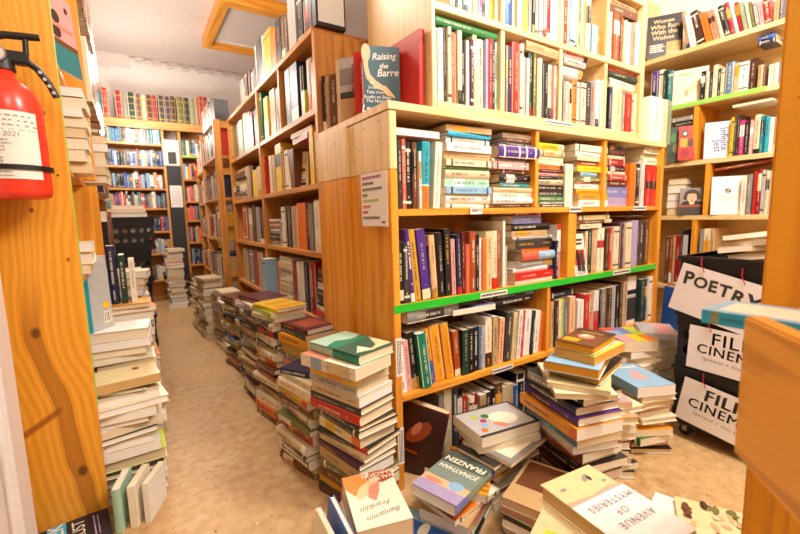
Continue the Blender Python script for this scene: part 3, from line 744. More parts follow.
shelf_stack('stack over lower hutch last bay', g, 'y', SY, z, .2, [(152,245,285,315,'ivory'),(150,250,262,284,'bottle'),(152,258,238,262,'coral')], f3)
# right of the hutch, on the low bookcase
g = 'books beside the hutch'
TZ = 1.2375
for (px0, px1, top, col, lab) in ((650, 662, 93, 'white', 'thick white book on the low bookcase just right of the hutch'), (663, 667, 95, 'cream', 'slim cream book on the low bookcase, next but one to hutch'),
                                  (667.5, 671, 97, 'sage', 'slim grey-green book at right end of the low bookcase top')):
    a, b_ = solve('y', FY+.01, 1.3, px0), solve('y', FY+.01, 1.3, px1); h = .215
    single('', g, upright((a+b_)/2, FY+.012, TZ, .15, h, b_-a-.001), .15, h, b_-a-.001, col, lab, hard=False, bands=[])
# ------------------------------------------------------------------ low bookcase, first shelf
g = 'books on the top shelf of the low bookcase'
Z1 = .922
f4 = (395, 115, 5.34)
pl = 'top shelf of low bookcase'
row(pl+', left end', g, 'y', SY, Z1, .2, [(20,41,132,'charcoal'),(42,61,128,'coral'),(62,98,142,'black'),(106,132,142,'brown')], None, f4)
row(pl+', beside teal book', g, 'y', SY, Z1, .2, [(133,146,192,'white')], None, f4)
a, b_ = solve('y', SY, 1.0, 395+150/5.34), solve('y', SY, 1.0, 395+186/5.34)
single('', g, upright((a+b_)/2, SY+.004, Z1, .17, .212, .030, 'y', 2), .17, .212, .030, 'turquoise', 'teal book with an orange foot on the top shelf of low bookcase', hard=True,
       bands=[(0, .34, 'orange'), (.34, .36, 'white')], title=True)
a = solve('y', SY, 1.0, 395+214/5.34)
single('', g, upright(a+.004, SY, Z1, .16, .213, .026, 'y', 4), .16, .213, .026, 'ivory', 'leaning white book with black spine lettering beside the teal one, top shelf', hard=False, bands=[])
a, b_ = solve('y', SY, 1.15, 400.5), solve('y', SY, 1.15, 436)
single('', g, T((a+b_)/2, SY+.09, Z1+.2265) @ RZ(90+180), .15, .19, .022, 'pink', 'pale pink book lying on the upright books, top shelf of low bookcase', hard=False)
st = 'first stack, '+pl
ents = [(280,517,465,489,'ivory'),(282,518,412,464,'white'),(282,517,376,411,'skyblue'),(282,517,331,375,'mint'),(284,517,281,330,'beige'),(282,512,265,280,'green'),(284,518,231,264,'cream'),(280,518,190,230,'tan'),
        (280,518,146,189,'white',{'bands': []}),(284,518,110,145,'white'),(284,518,86,109,'cyan'),(284,518,52,85,'tan')]
x_, zz = shelf_stack(st, g, 'y', SY+.004, Z1, .17, ents, f4)
f5 = (465, 130, 6.29)
ents = [(160,430,475,500,'chestnut'),(170,440,441,474,'white'),(172,442,406,440,'ivory'),(172,440,376,405,'peach'),(230,440,345,375,'teal'),(228,445,286,344,'black',{'hard': True}),(240,390,262,285,'brown'),(180,400,216,261,'pink'),
        (172,400,196,215,'cream'),(207,452,112,195,'purple',{'hard': True, 'bands': [(.08,.12,'white'),(.3,.34,'white'),(.48,.52,'white'),(.84,.88,'white')], 'in': -.012}),(250,440,88,111,'charcoal'),(255,440,62,87,'brown'),(262,440,30,61,'white')]
ents = [(max(e[0], 184), *e[1:]) for e in ents]
shelf_stack('second stack, '+pl, g, 'y', SY+.004, Z1, .17, ents, f5)
f6 = (530, 135, 6.675)
ents = [(76,290,466,489,'bottle'),(80,285,450,465,'silver'),(50,250,416,449,'green'),(72,246,381,415,'charcoal'),(52,250,341,380,'black'),(52,235,301,340,'beige'),(60,235,282,300,'navy'),(62,235,260,281,'pink'),(55,235,236,259,'maroon'),
        (50,232,206,235,'orange'),(58,240,191,205,'ivory'),(66,248,151,190,'cream'),(74,245,108,150,'sand'),(62,250,62,107,'yellow')]
shelf_stack('third stack, '+pl, g, 'y', SY+.004, Z1, .17, ents[2:], f6) if False else shelf_stack('third stack, '+pl, g, 'y', SY+.004, Z1, .17, [(e[0], min(e[1], 240), *e[2:]) for e in ents], f6)
row(pl+', right of third stack', g, 'y', SY, Z1, .17, [(248,299,192,'ivory')], None, f6)
ents = [(322,520,441,486,'white'),(322,520,401,440,'mustard'),(322,520,368,400,'amber'),(312,520,336,367,'white'),(322,512,322,335,'salmon'),(322,512,288,321,'olive'),(342,455,256,287,'skyblue'),(325,520,216,255,'yellow'),(335,510,182,215,'rust'),
        (320,505,160,181,'cream'),(262,520,121,159,'white'),(260,520,78,120,'ivory')]
ents = [(max(e[0], 308), *e[1:]) for e in ents]
shelf_stack('fourth stack, '+pl, g, 'y', SY+.004, Z1, .17, ents, f6)
f7 = (595, 135, 6.675)
ents = [(96,226,421,482,'lilac'),(95,234,347,420,'periwinkle'),(92,220,312,346,'maroon'),(92,220,272,311,'red'),(100,220,247,271,'cream'),(92,215,212,246,'plum'),(92,210,166,211,'crimson'),(96,205,146,165,'cream'),(96,205,106,145,'charcoal'),(96,200,76,105,'black')]
ents = [(max(e[0], 96), *e[1:]) for e in ents]
shelf_stack('fifth stack, '+pl, g, 'y', SY+.004, Z1, .17, ents, f7)
rr = row(pl+', right end', g, 'y', SY, Z1, .17, [(237,274,165,'orange'),(275,290,175,'charcoal'),(291,312,178,'black'),(318,335,182,'white'),(340,373,206,'red',{'bands': [(.42,.62,'black')]}),(374,408,206,'red',{'bands': [(.42,.62,'black')]}),
    (410,424,215,'black'),(430,442,220,'cream'),(443,456,225,'yellow')], .205, f7)
z = Z1+max(b['h'] for b in rr[1:])+.001
shelf_stack('stack at right end, '+pl, g, 'y', SY+.004, z, .17, [(335,460,165,205,'ivory'),(330,460,135,164,'cream'),(330,460,110,134,'ivory'),(335,460,92,109,'cream')], f7)
# ------------------------------------------------------------------ second shelf
g = 'books on the middle shelf of the low bookcase'
Z2 = .6237; pl = 'middle shelf of low bookcase'
f8 = (395, 210, 5.34); f9 = (455, 210, 5.34)
k = 60*5.34
q = [(20,47,170,'black',{'bands': [(.05,.22,'cream')]}),(50,79,175,'charcoal'),(86,108,70,'purple',{'lean':-5}),(112,146,85,'mustard',{'lean':-6}),(152,196,80,'purple',{'lean':-6}),(198,206,190,'black',{'lean':-4}),(210,240,132,'peach',{'lean':-4}),(244,280,120,'black',{'lean':-3}),
     (284,314,100,'black',{'lean':-2}),(316,338,155,'pink',{'lean':-2}),(340,362,130,'navy',{'lean':-2}),(363,382,120,'maroon'),(383,403,185,'coral')]
q += [(75+k,114+k,116,'rust'),(115+k,138+k,130,'black'),(139+k,150+k,150,'white'),(151+k,171+k,150,'orange'),(172+k,204+k,115,'sand'),(205+k,233+k,112,'cream'),(234+k,250+k,112,'rust')]
row(pl+', first run', g, 'y', SY, Z2, .2, q, .235, f8)
xs = solve('y', SY, .7, 455+262/5.34)
tall = single('', g, upright(xs+.002, SY+.004, Z2, .19, .250, .010, 'y', 0), .19, .250, .012, 'ivory', 'tall cream book with red leaf emblem at right end of the first run, middle shelf', hard=False, bands=[], title=False)
f10 = (500, 205, 5.62)
row(pl+', middle', g, 'y', SY, Z2, .2, [(36,48,232,'silver')], None, f10)
ents = [(92,305,456,475,'white'),(90,310,416,455,'red'),(95,310,391,415,'white'),(110,310,352,390,'gray'),(130,318,306,351,'coral',{'bands': [(0,.5,'skyblue')], 'title': False, 'texts': [('JAZZ','spine',.5,.24,.013,'white',0,{'bold':.02}),('COVERS','spine',.5,-.22,.010,'navy',0,{})]}),(130,290,284,305,'orange'),(92,300,236,283,'charcoal'),
        (80,320,215,232,'silver'),(80,280,182,214,'tan'),(75,290,142,181,'black'),(65,245,96,140,'periwinkle'),(80,250,76,95,'crimson')]
shelf_stack('stack on middle shelf of low bookcase', g, 'y', SY+.004, Z2, .18, [(max(e[0], 82), min(e[1], 312), *e[2:]) for e in ents], f10)
row(pl+', right of the stack', g, 'y', SY, Z2, .2, [(316,334,200,'navy'),(335,356,110,'white',{'bands': [(.9,1,'red'),(.0,.5,'salmon')]})], None, f10)
f11 = (570, 205, 6.28)
re_ = row(pl+', right run', g, 'y', SY, Z2, .17, [(110,124,165,'cream'),(125,150,155,'bottle'),(151,179,155,'tan'),(181,224,145,'ivory',{'bands': [(.55,.72,'red')]}),(226,250,145,'chestnut'),(251,284,140,'red'),(286,319,135,'cream'),(321,349,112,'plum'),
    (351,384,110,'cream'),(386,429,96,'lilac'),(431,440,100,'black'),(441,474,96,'charcoal'),(476,500,96,'brown')], .24, f11)
z = Z2+max(b['h'] for b in re_[:6])+.001
shelf_stack('stack over right run, '+pl, g, 'y', SY+.004, z, .17, [(62,200,122,150,'cream'),(62,265,96,120,'brown'),(62,250,66,94,'sand')], f11)
z = Z2+max(b['h'] for b in re_)+.001
shelf_stack('stack over right end, '+pl, g, 'y', SY+.004, max(z, .868), .16, [(370,505,50,66,'black')], f11)
# small face-out book by the divider
xs = solve('y', FY, .7, 570+70/6.28)
single('', g, T(xs+.004, FY-.004, Z2+.0004) @ RX(80) @ T(0, .092, -.012), .088, .184, .012, 'ivory', 'small face-out book with dark figures on red, middle shelf by the divider', hard=False, title=False, bands=[],
       front=[(rect(.08,.25,.92,.62),'red'),(rect(.12,0.02,.88,.25),'silver'),(ell(.36,.46,.14,.14),'black'),(ell(.36,.60,.07,.05),'chestnut'),(rect(.24,.12,.50,.42),'black'),(ell(.66,.44,.14,.13),'charcoal'),(ell(.66,.57,.07,.05),'chestnut'),(rect(.54,.10,.80,.40),'charcoal'),(rect(.15,.74,.8,.79),'charcoal'),(rect(.2,.83,.85,.88),'charcoal')])
# ------------------------------------------------------------------ third shelf
g = 'books on the bottom shelf of the low bookcase'
Z3 = .3237; pl = 'bottom shelf of low bookcase'
f12 = (395, 300, 5.34); f13 = (450, 290, 5.34)
k = 55*5.34
r3 = row(pl+', first run', g, 'y', SY, Z3, .2, [(28,66,240,'white',{'lean':-5}),(70,96,212,'pink',{'lean':-5}),(98,138,168,'black',{'lean':-6}),(140,192,165,'emerald',{'lean':-7,'hard':True,'bands':[],'in':-.012}),(194,224,150,'amber',{'lean':-8,'bands':[(.0,.42,'blue')]}),
    (232,282,128,'amber',{'lean':-8,'bands':[],'hard':True}),(286,326,118,'amber',{'lean':-8,'bands':[],'hard':True}),(332,362,166,'rust',{'lean':-4}),
    (70+k,103+k,160,'bottle'),(105+k,129+k,150,'black'),(131+k,159+k,146,'black'),(161+k,179+k,142,'steel'),(181+k,194+k,142,'silver'),(196+k,230+k,100,'ivory',{'bands':[(0,.3,'chestnut')]}),(236+k,263+k,90,'tan'),(267+k,292+k,100,'peach',{'lean':4}),
    (298+k,330+k,70,'charcoal',{'lean':5}),(334+k,356+k,70,'sand',{'lean':5}),(360+k,380+k,60,'white',{'lean':5}),(382+k,398+k,60,'red',{'lean':5}),(400+k,434+k,58,'white',{'lean':5}),(437+k,450+k,60,'bottle',{'lean':5}),(453+k,482+k,60,'white',{'lean':5}),(484+k,500+k,70,'orange',{'lean':5})], .222, f12)
z = Z3+.247
xs = solve('y', SY, z, 395+195/5.34)
single('', g, T(xs+.004, SY+.080, .5535) @ RZ(90+3), .17, .225, .042, 'gray', 'thick grey book with a dark title block lying across green and yellow books', hard=True, bands=[(.30,.66,'charcoal')])
xs = solve('y', SY, z, 450+105/5.34)
single('', g, T(xs+.018, SY+.07, .5535) @ RZ(90-4), .17, .19, .020, 'periwinkle', 'blue and white paperback lying on the books right of the yellow pair', hard=False, front=[(rect(0,.5,.5,1),'navy'),(rect(.3,.2,.8,.7),'ivory')], bands=[(0,1,'ivory')], title=False)
xa = solve('y', SY, z, 513)
single('', g, T(xa+.012, SY+.082, .5535) @ RZ(90+2), .16, .22, .021, 'black', 'lower of two black books lying under the middle shelf', hard=True, bands=[])
single('', g, T(xa+.024, SY+.088, .5752) @ RZ(90-3), .17, .23, .022, 'charcoal', 'upper of two dark books lying close under the middle shelf', hard=True, bands=[])
f14 = (540, 270, 6.675); k = 60*6.675; kd = -10*6.675
rb = row(pl+', right run', g, 'y', SY, Z3, .18, [(36,79,202,'cream'),(82,104,215,'tan'),(106,130,205,'chestnut'),(132,150,200,'cream'),(152,168,190,'lime'),(170,192,215,'steel'),(196,232,178,'peach'),(236,254,196,'gray'),(256,298,202,'white'),(301,333,162,'red'),
    (336,363,158,'salmon'),(366,398,140,'white',{'bands':[(0,.55,'red')]}),(401,416,136,'black'),(418,449,126,'gray'),(451,478,118,'brown'),(480,508,110,'silver'),(512,534,104,'black'),
    (144+k,165+k,80,'chestnut'),(168+k,196+k,76,'tan'),(272+k,300+k,62,'bottle'),(304+k,322+k,60,'charcoal'),(324+k,352+k,42,'white'),(356+k,374+k,45,'black')], .25, f14)
xs0, xs1 = solve('y', SY, .45, 630.5), solve('y', SY, .45, 640)
single('', g, T((xs0+xs1)/2, SY+.05, Z3+.0005) @ RX(84) @ T(0, .125, 0), .15, .25, .006, 'ivory', 'white book with black and white portrait turned face out, bottom shelf', hard=False, title=False, bands=[],
       front=[(ell(.42,.78,.24,.10),'black'),(ell(.42,.74,.15,.075),'beige'),(ell(.45,.45,.40,.24),'black'),(rect(.1,.08,.8,.4),'charcoal'),(ell(.55,.55,.10,.05),'beige')]) if False else None
single('', g, upright((xs0+xs1)/2, SY+.02, Z3, .18, .245, max(.03, xs1-xs0-.01)), .18, .245, max(.03, xs1-xs0-.01), 'white', 'thick white book with a black figure on it, right run of bottom shelf', hard=False, title=False,
       bands=[(.08,.55,'charcoal'),(.55,.6,'silver'),(.62,.72,'black')])
shelf_stack('over left end of right run, '+pl, g, 'y', SY+.004, Z3+max(b['h'] for b in rb[:8])+.001, .17, [(75,250,112,146,'navy')], f14)
# ------------------------------------------------------------------ books standing on the floor under the bottom shelf
g = 'books on the floor under the low bookcase'
single('', g, T(.758, 1.118, .001) @ RZ(-54) @ RY(11) @ RX(90) @ T(0, .13, .012) @ RY(180), .165, .26, .030, 'maroon', 'big dark red book standing on the floor against the bookcase post', hard=True, bands=[(.02,.10,'ivory')], title=True, spine='crimson', rear=[(rect(.0,.0,1,.97),hx('3a1512')),(ell(.45,.62,.30,.13,9,.5),'rust'),(ell(.40,.66,.14,.07,8,.8),'salmon'),(rect(.72,.04,.93,.17),'ivory'),(rect(.1,.3,.5,.33),'rust')], back='maroon')
qx = .850; i = 0
for t, h, c in ((.02,.27,'gray'),(.034,.285,'beige'),(.03,.28,'charcoal'),(.022,.272,'black'),(.03,.235,'red'),(.026,.225,'ivory'),(.022,.228,'crimson'),(.03,.22,'tan'),(.026,.222,'chestnut'),(.03,.23,'black'),(.036,.24,'brown'),(.02,.22,'beige'),(.02,.225,'beige'),(.02,.22,'tan'),(.024,.21,'blue'),(.05,.25,'black'),(.04,.24,'charcoal'),(.03,.22,'maroon'),(.03,.23,'brown'),(.04,.25,'black')):
    i += 1; b = book(upright(qx+t/2, FY+.02+R.uniform(0, .015), 0, .18, h, t), .18, h, t, c, 'floor row under the low bookcase', g, idx=i, side='left'); b['count'] = 20; b['nb'] = (None, None); qx += t+.0012
# ------------------------------------------------------------------ aisle shelving books
AX = PX+.012
g = 'books on the aisle shelving'
fa = (190, 0, 4.107); fb = (190, 110, 5.34); fc = (230, 180, 3.56)
row('top of the aisle shelving', g, 'x', AX, 1.6565, .2, [(264,297,165,'charcoal'),(299,329,130,'amber'),(331,349,138,'orange'),(351,369,78,'black'),(370,384,66,'brown'),(386,401,58,'chestnut'),(403,431,-20,'silver'),(432,454,-20,'black'),(455,477,-15,'maroon',{'bands':[(.4,.7,'red')]}),(478,491,-20,'plum'),(492,506,-30,'red')], .36, fa)
row('top of the aisle shelving, far bay', g, 'x', AX, 1.6565, .2, [(200,212,330,'gray'),(213,222,345,'tan'),(223,232,300,'chestnut'),(233,240,290,'brown'),(241,250,295,'maroon'),(251,262,280,'charcoal')], .2, fa)
row('fourth aisle shelf, beside its divider', g, 'x', AX, 1.3465, .2, [(392,410,285,'bottle'),(412,440,262,'navy'),(441,455,270,'black'),(456,467,372,'lime'),(468,489,240,'silver',{'bands':[(0,.35,'orange')]}),(490,508,252,'orange')], .27, fa)
row('fourth aisle shelf, left of its divider', g, 'x', AX, 1.3465, .2, [(274,297,372,'emerald'),(304,319,400,'yellow'),(321,334,372,'tan'),(335,349,366,'mustard'),(350,370,362,'maroon')], .27, fa)
row('top of the lower aisle bay', g, 'x', AX, 1.3465, .2, [(205,216,95,'gray'),(217,228,90,'tan'),(240,254,78,'olive'),(256,278,60,'sage'),(281,298,12,'peach'),(299,315,15,'pink'),(316,336,25,'chestnut'),(340,362,-5,'maroon')], .25, fb)
row('third aisle shelf, near bay', g, 'x', AX, 1.0465, .2, [(418,430,245,'cream'),(431,446,240,'tan'),(450,479,182,'yellow'),(480,495,200,'gold'),(496,518,215,'ivory'),(520,546,210,'brown'),(634,654,100,'yellow'),(655,676,115,'mustard')], .26, fb)
row('third aisle shelf, far bay', g, 'x', AX, 1.0465, .2, [(302,316,300,'tan'),(318,334,300,'black'),(335,358,320,'yellow'),(360,384,300,'beige'),(386,398,250,'red')], .24, fb)
shelf_stack('stack on third aisle shelf', g, 'x', AX, 1.0465, .18, [(238,298,440,462,'tan'),(238,298,415,440,'gray'),(238,296,385,414,'cream'),(240,298,350,384,'beige'),(238,298,320,350,'chestnut'),(240,298,300,320,'tan')], fb)
row('second aisle shelf, near bay', g, 'x', AX, .7525, .2, [(176,190,96,'white'),(195,205,90,'black'),(206,216,90,'chestnut'),(217,235,92,'tan'),(238,268,82,'orange'),(270,279,84,'navy'),(280,290,84,'gray'),(292,319,72,'ivory')], .27, fc)
shelf_stack('stack on second aisle shelf', g, 'x', AX, .7525, .18, [(140,174,205,225,'gray'),(140,174,185,204,'charcoal'),(140,174,165,184,'silver'),(140,174,145,164,'tan'),(140,174,130,144,'gray')], fc)
row('second aisle shelf, far bay', g, 'x', AX, .7525, .2, [(42,54,92,'red'),(55,64,95,'brown'),(65,76,100,'tan'),(77,90,90,'chestnut'),(91,102,95,'gray'),(103,122,100,'maroon')], .25, fc)
row('lowest aisle shelf, near bay', g, 'x', AX, .4505, .2, [(147,161,278,'skyblue',{'in':-.05}),(159,170,290,'orange'),(221,234,285,'crimson'),(236,247,290,'white'),(248,259,290,'ivory'),(261,274,290,'navy'),(276,298,290,'crimson')], .25, fc)
shelf_stack('pale stack on lowest aisle shelf', g, 'x', AX, .4505, .18, [(173,218,395,415,'cream'),(173,218,375,394,'ivory'),(173,218,355,374,'sand'),(173,218,335,354,'cream'),(173,218,315,334,'ivory'),(173,218,295,314,'cream'),(173,218,272,294,'sand'),(173,218,252,271,'ivory')], fc)
shelf_stack('dark stack on lowest aisle shelf', g, 'x', AX, .4505, .18, [(302,330,455,475,'red'),(302,330,430,454,'ivory'),(302,330,400,429,'black'),(302,330,370,399,'charcoal'),(302,330,345,369,'white'),(302,330,320,344,'black'),(302,330,290,319,'chestnut')], fc)
row('lowest aisle shelf, far bay', g, 'x', AX, .4505, .2, [(46,58,240,'tan'),(59,70,240,'brown'),(71,84,245,'gray'),(85,100,240,'crimson'),(101,115,245,'tan'),(116,128,248,'maroon')], .24, fc)
# face-out pale cover on the third aisle shelf
y_ = solve('x', PX+.06, 1.12, 190+590/5.34)
single('', g, T(PX+.055, y_, 1.0468) @ RZ(-60) @ RX(85) @ T(0, .088, 0), .125, .176, .014, 'ivory', 'pale face-out book with yellow and brown bands on the third aisle shelf', hard=False, title=False, bands=[],
       front=[(rect(.12,.08,.88,.16),'charcoal'),(rect(.15,.20,.85,.25),'gray'),(rect(.2,.38,.75,.58),'mustard'),(rect(.1,.66,.9,.82),'beige'),(rect(.4,.46,.85,.54),'brown')])
shelf_stack('over third aisle shelf', g, 'x', AX, 1.046+.205, .18, [(540,625,118,148,'rust'),(538,640,92,117,'cream')], fb)
# white-backed picture box on the very top, near end
pb_ = empty('picture_box', (.78, 1.64, 1.657), 'white fronted box standing on top of the near end of aisle shelving', 'box')
MB().box((.672, 1.612, 1.657), (.800, 1.655, 1.93), None, 0, .002).obj('case', M_BLACK, pb_); MB().box((.680, 1.6095, 1.672), (.792, 1.6115, 1.92)).obj('front_sheet', plain('glossy_sheet', hx('e6eaec'), .25), pb_)
# old books loosely piled on the lower bay
for i, (x, y, z, yw, c) in enumerate(((.75, 2.72, 1.60, 20, 'tan'), (.76, 2.98, 1.545, 5, 'brown'))):
    pass
# ------------------------------------------------------------------ ledge on the end panel: Raising the Barre and neighbours
g = 'books on the ledge of the bookcase end'
TZ = 1.2375
def face_book(px0, px1, z, plane_pt, yawn, w, h, t, col, label, **k):
    """upright book whose front cover looks along the compass heading yawn (degrees from -Y towards -X)"""
    x, y = plane_pt
    return single('', g, T(x, y, z) @ RZ(-yawn) @ RX(90) @ T(0, h/2, -t), w, h, t, col, label, **k)
c_ = hx('2b5560'); skin = 'peach'; wB = .124
face_book(0, 0, TZ+.0003, (.666+.0583, 1.234-.0212), 20, wB, .212, .024, c_, 'dark teal face-out book with a pale arm and white script on the ledge', hard=True, spine='red', back='red', title=False, bands=[],
   front=[(ell(.10,.90,.12,.13),skin),([(.02,.98),(.16,.98),(.15,.70),(.20,.58),(.36,.49),(.58,.41),(.62,.36),(.52,.35),(.30,.40),(.10,.52),(.04,.68)],skin),([(.50,.43),(.62,.42),(.74,.34),(.86,.26),(.84,.24),(.72,.28),(.66,.27),(.56,.33)],skin)],
   texts=[('Raising','front',.57,.85,.040,'white',4,{'shear':.25,'bold':.012,'width':wB*.66}),('the','front',.56,.71,.022,'white',4,{'shear':.25,'bold':.02}),('Barre','front',.66,.61,.040,'white',4,{'shear':.25,'bold':.012,'width':wB*.58}),
          ('My','front',.24,.45,.013,'white',0,{'shear':.2}),('Dream','front',.28,.39,.013,'white',0,{'shear':.2}),('Tales from','front',.32,.32,.014,'white',0,{'shear':.2}),('Studio to Stage','front',.38,.25,.015,'white',0,{'shear':.2}),('The Nutcracker','front',.46,.19,.015,'white',0,{'shear':.2}),('Lauren','front',.28,.07,.030,'white',0,{'shear':.25,'bold':.015})])
single('', g, upright(.803, 1.095, TZ, .20, .240, .020, 'y', 1, 2), .20, .240, .020, 'red', 'large red book leaning against the hutch side behind the teal one', hard=True, title=False, bands=[(.82,.92,'crimson')], back='red')
for (px0, px1, h, w, col, lab, k) in ((353.5, 362, .21, .14, 'red', 'red spine touching the teal face-out book on the ledge', {'bands': []}), (334, 353, .235, .15, 'silver', 'thick grey illustrated book standing on the ledge left of the red one', {'hard': True, 'bands': [(.02,.4,'tan'),(.4,.5,'charcoal'),(.6,.85,'gray')]}),
                                   (329.5, 333.5, .20, .12, 'brown', 'brown slim book on the ledge, next left of the thick grey one', {'bands': []}), (326, 329.3, .205, .12, 'tan', 'tan slim book on the ledge, second left of the thick grey one', {'bands': []}),
                                   (322.5, 325.8, .215, .09, 'black', 'black book with white spine foot toward the far end of the ledge', {'bands': [(.0,.2,'white')]})):
    ya, yb = solve('x', .668, TZ+.08, px0), solve('x', .668, TZ+.08, px1); t = abs(ya-yb)*.9; yc = (ya+yb)/2
    single('', g, T(.668+t*.3, yc, TZ) @ RZ(-52) @ T(0, w/2, h/2) @ UP_Y @ T(0, 0, -t/2), w, h, t, col, lab, **k)
# ------------------------------------------------------------------ stacks on the aisle floor (spines to the aisle, tails to the camera)
g = 'floor stacks along the right of the aisle'
def rnd_pile(place, cx, cy, yaw, height, cols, z=0, tr=(.014, .042), wr=(.125, .16), hr=(.19, .235), jit=.012, jyaw=6, top=None, gg=None):
    ents = []; s = 0; i = 0
    while s < height-.01:
        t = R.uniform(*tr); h = R.uniform(*hr); ents.append((R.uniform(*wr), h, t, cols[i % len(cols)])); s += t; i += 1
    if top: ents += top
    return pile(place, gg or g, cx, cy, yaw, z, ents, jit, jyaw)
mix1 = ['mustard','black','olive','ivory','tan','brown','rust','gray','bottle','yellow','charcoal','cream','steel','maroon','beige','sage']
pile('near stack in the aisle', g, .548, 1.14, 14, 0, [
 (.15,.22,.030,'charcoal'),(.145,.215,.024,'mustard'),(.15,.22,.034,'brown'),(.15,.22,.026,'olive'),(.14,.21,.036,'tan'),(.15,.22,.020,'plum'),(.145,.215,.030,'sand'),
 (.155,.225,.018,'black',{'hard':True,'dx':.008,'dyaw':4}),(.14,.21,.034,'ivory',{'front':[(rect(0,.2,.7,.7),'orange')],'bands':[(.0,.2,'orange'),(.2,.5,'cream'),(.6,.85,'yellow')]}),(.155,.23,.024,'charcoal',{'hard':True,'dyaw':-5}),(.15,.225,.014,'bottle',{'hard':True}),
 (.15,.225,.034,'red',{'hard':True,'dx':-.014,'bands':[]}),(.15,.225,.022,'charcoal',{'hard':True,'bands':[],'dx':-.012}),(.145,.215,.026,'beige',{'bands':[],'hard':False,'dx':-.012}),(.15,.225,.008,'white',{'dx':-.012}),(.145,.215,.024,'silver',{'hard':True,'bands':[],'dx':-.016}),
 (.14,.21,.022,'yellow',{'bands':[(.3,.6,'amber')],'dx':-.016}),(.145,.22,.012,'skyblue',{'dx':-.022})], .006, 4)
_, z = pile('', g, 9, 9, 0, 0, []) if False else (None, .445)
def top_of(place): return max((b['M'].translation.z+b['t'] for b in BOOKS if b['place'] == place), default=0)
z = top_of('near stack in the aisle')+.0006
single('', g, flat(.512, 1.12, z, 19), .155, .235, .036, 'ivory', 'cream paperback under the green topmost book of the near aisle stack', hard=False, bands=[(.1,.5,'sand'),(.6,.8,'skyblue')], front=[(rect(0,.55,.8,1),'salmon'),(rect(.1,.2,.7,.5),'sand')])
single('', g, flat(.535, 1.125, z+.0366, 16), .15, .225, .030, 'emerald', 'green landscape book topmost on the near aisle stack, pages toward camera', hard=True, bands=[(.5,1,'mint')], title=False,
       front=[(rect(0,0,1,1),hx('2c5a4a')),(rect(0,.62,1,1),'mint'),([(0,.62),(.35,.72),(.7,.6),(1,.68),(1,.5),(0,.45)],'emerald'),([(.35,.05),(.7,.15),(1,.5),(1,.05)],'sand'),([(.1,.1),(.5,.02),(.4,.3)],'cream')])
rnd_pile('stack with navy top beside near aisle stack', .487, 1.385, 10, .27, ['brown','mustard','ivory','charcoal','beige','rust','olive','cream'], jit=.012,
         top=[(.15,.22,.03,'ivory'),(.14,.2,.024,'cream'),(.12,.17,.022,'navy',{'hard':True,'dyaw':20})])
rnd_pile('stack with yellow box-like book by the shelving', .568, 1.595, 8, .35, ['charcoal','ivory','salmon','gray','tan','brown','sage','cream'],
         top=[(.15,.21,.045,'mustard',{'bands':[]}),(.15,.21,.035,'amber',{'bands':[]}),(.15,.21,.02,'bottle'),(.145,.2,.018,'maroon',{'front':[(rect(.15,.2,.85,.8),'rust')]})])
rnd_pile('third aisle stack, yellow on top', .515, 1.83, 8, .37, ['brown','orange','ivory','tan','charcoal','cream','rust','gray'], jit=.014,
         top=[(.15,.21,.03,'black',{'bands':[(.2,.5,'red'),(.6,.9,'red')]}),(.15,.21,.022,'ivory'),(.15,.21,.018,'charcoal'),(.15,.21,.02,'cream'),(.155,.215,.022,'lime'),(.15,.215,.016,'yellow',{'bands':[],'front':[(rect(.1,.1,.9,.3),'amber'),(rect(.1,.5,.9,.7),'amber')]})])
rnd_pile('fourth aisle stack, dark red on top', .50, 2.09, 8, .40, ['tan','charcoal','ivory','brown','gray','cream','olive'], jit=.014,
         top=[(.14,.21,.022,'ivory'),(.15,.21,.026,'charcoal'),(.15,.21,.02,'white'),(.145,.21,.016,'ivory'),(.155,.22,.024,'maroon',{'hard':True,'bands':[]})])
rnd_pile('fifth aisle stack', .535, 2.36, 5, .40, mix1, jit=.018)
rnd_pile('sixth aisle stack', .52, 2.62, 8, .42, mix1[5:]+mix1[:5], jit=.018)
rnd_pile('seventh aisle stack', .535, 2.88, 4, .38, ['brown','cream','ivory','tan','charcoal'], jit=.018)
rnd_pile('eighth aisle stack', .52, 3.14, 6, .40, ['tan','beige','brown','cream','gray'], jit=.016)
rnd_pile('stack before the first open rack', .452, 3.45, 5, .46, ['tan','beige','cream','brown','sand'])
rnd_pile('stack before the second open rack', .44, 3.74, 5, .36, ['beige','tan','brown','cream'])
rnd_pile('lone stack on the far floor', .33, 4.95, 0, .60, ['white','steel','cream','skyblue','gray','ivory','red','periwinkle'], hr=(.2, .24), wr=(.15, .17), tr=(.02, .045), gg='books of the lone far stack')
rnd_pile('short stack beside the lone far stack', .52, 5.0, 6, .30, ['tan','charcoal','cream'], gg='books of the lone far stack')
fill_x_later = True
# open racks' contents
g = 'books in the open racks'
def fill_x(place, X, y0, y1, z, depth, hmax, cols, facing='x', gg=None, p=.97):
    y = y0; i = 0; out = []
    while y < y1-.02:
        t = R.uniform(.012, .04); h = R.uniform(.70, 1)*hmax
        if R.random() < p: out.append(book(upright(X+(.006 if facing == 'x' else -.006), y+t/2, z, min(depth, .66*h), h, t, facing), min(depth, .66*h), h, t, R.choice(cols), place, gg or g))
        y += t+.001
    n = len(out); seq = out[::-1] if facing == 'x' else out
    for i, b in enumerate(seq): b['idx'] = i+1; b['count'] = n; b['side'] = 'left'; b['nb'] = (seq[i-1]['col'] if i else None, seq[i+1]['col'] if i+1 < n else None)
allc = ['black','charcoal','red','navy','cream','white','tan','brown','mustard','steel','teal','maroon','ivory','gray','orange','beige','blue','bottle']
for z, nm in ((.42,'lowest'), (.76,'second lowest'), (1.08,'third lowest'), (1.40,'top')): fill_x('%s shelf of the nearer open rack' % nm, .57, 3.47, 4.12, z, .2, .22, allc)
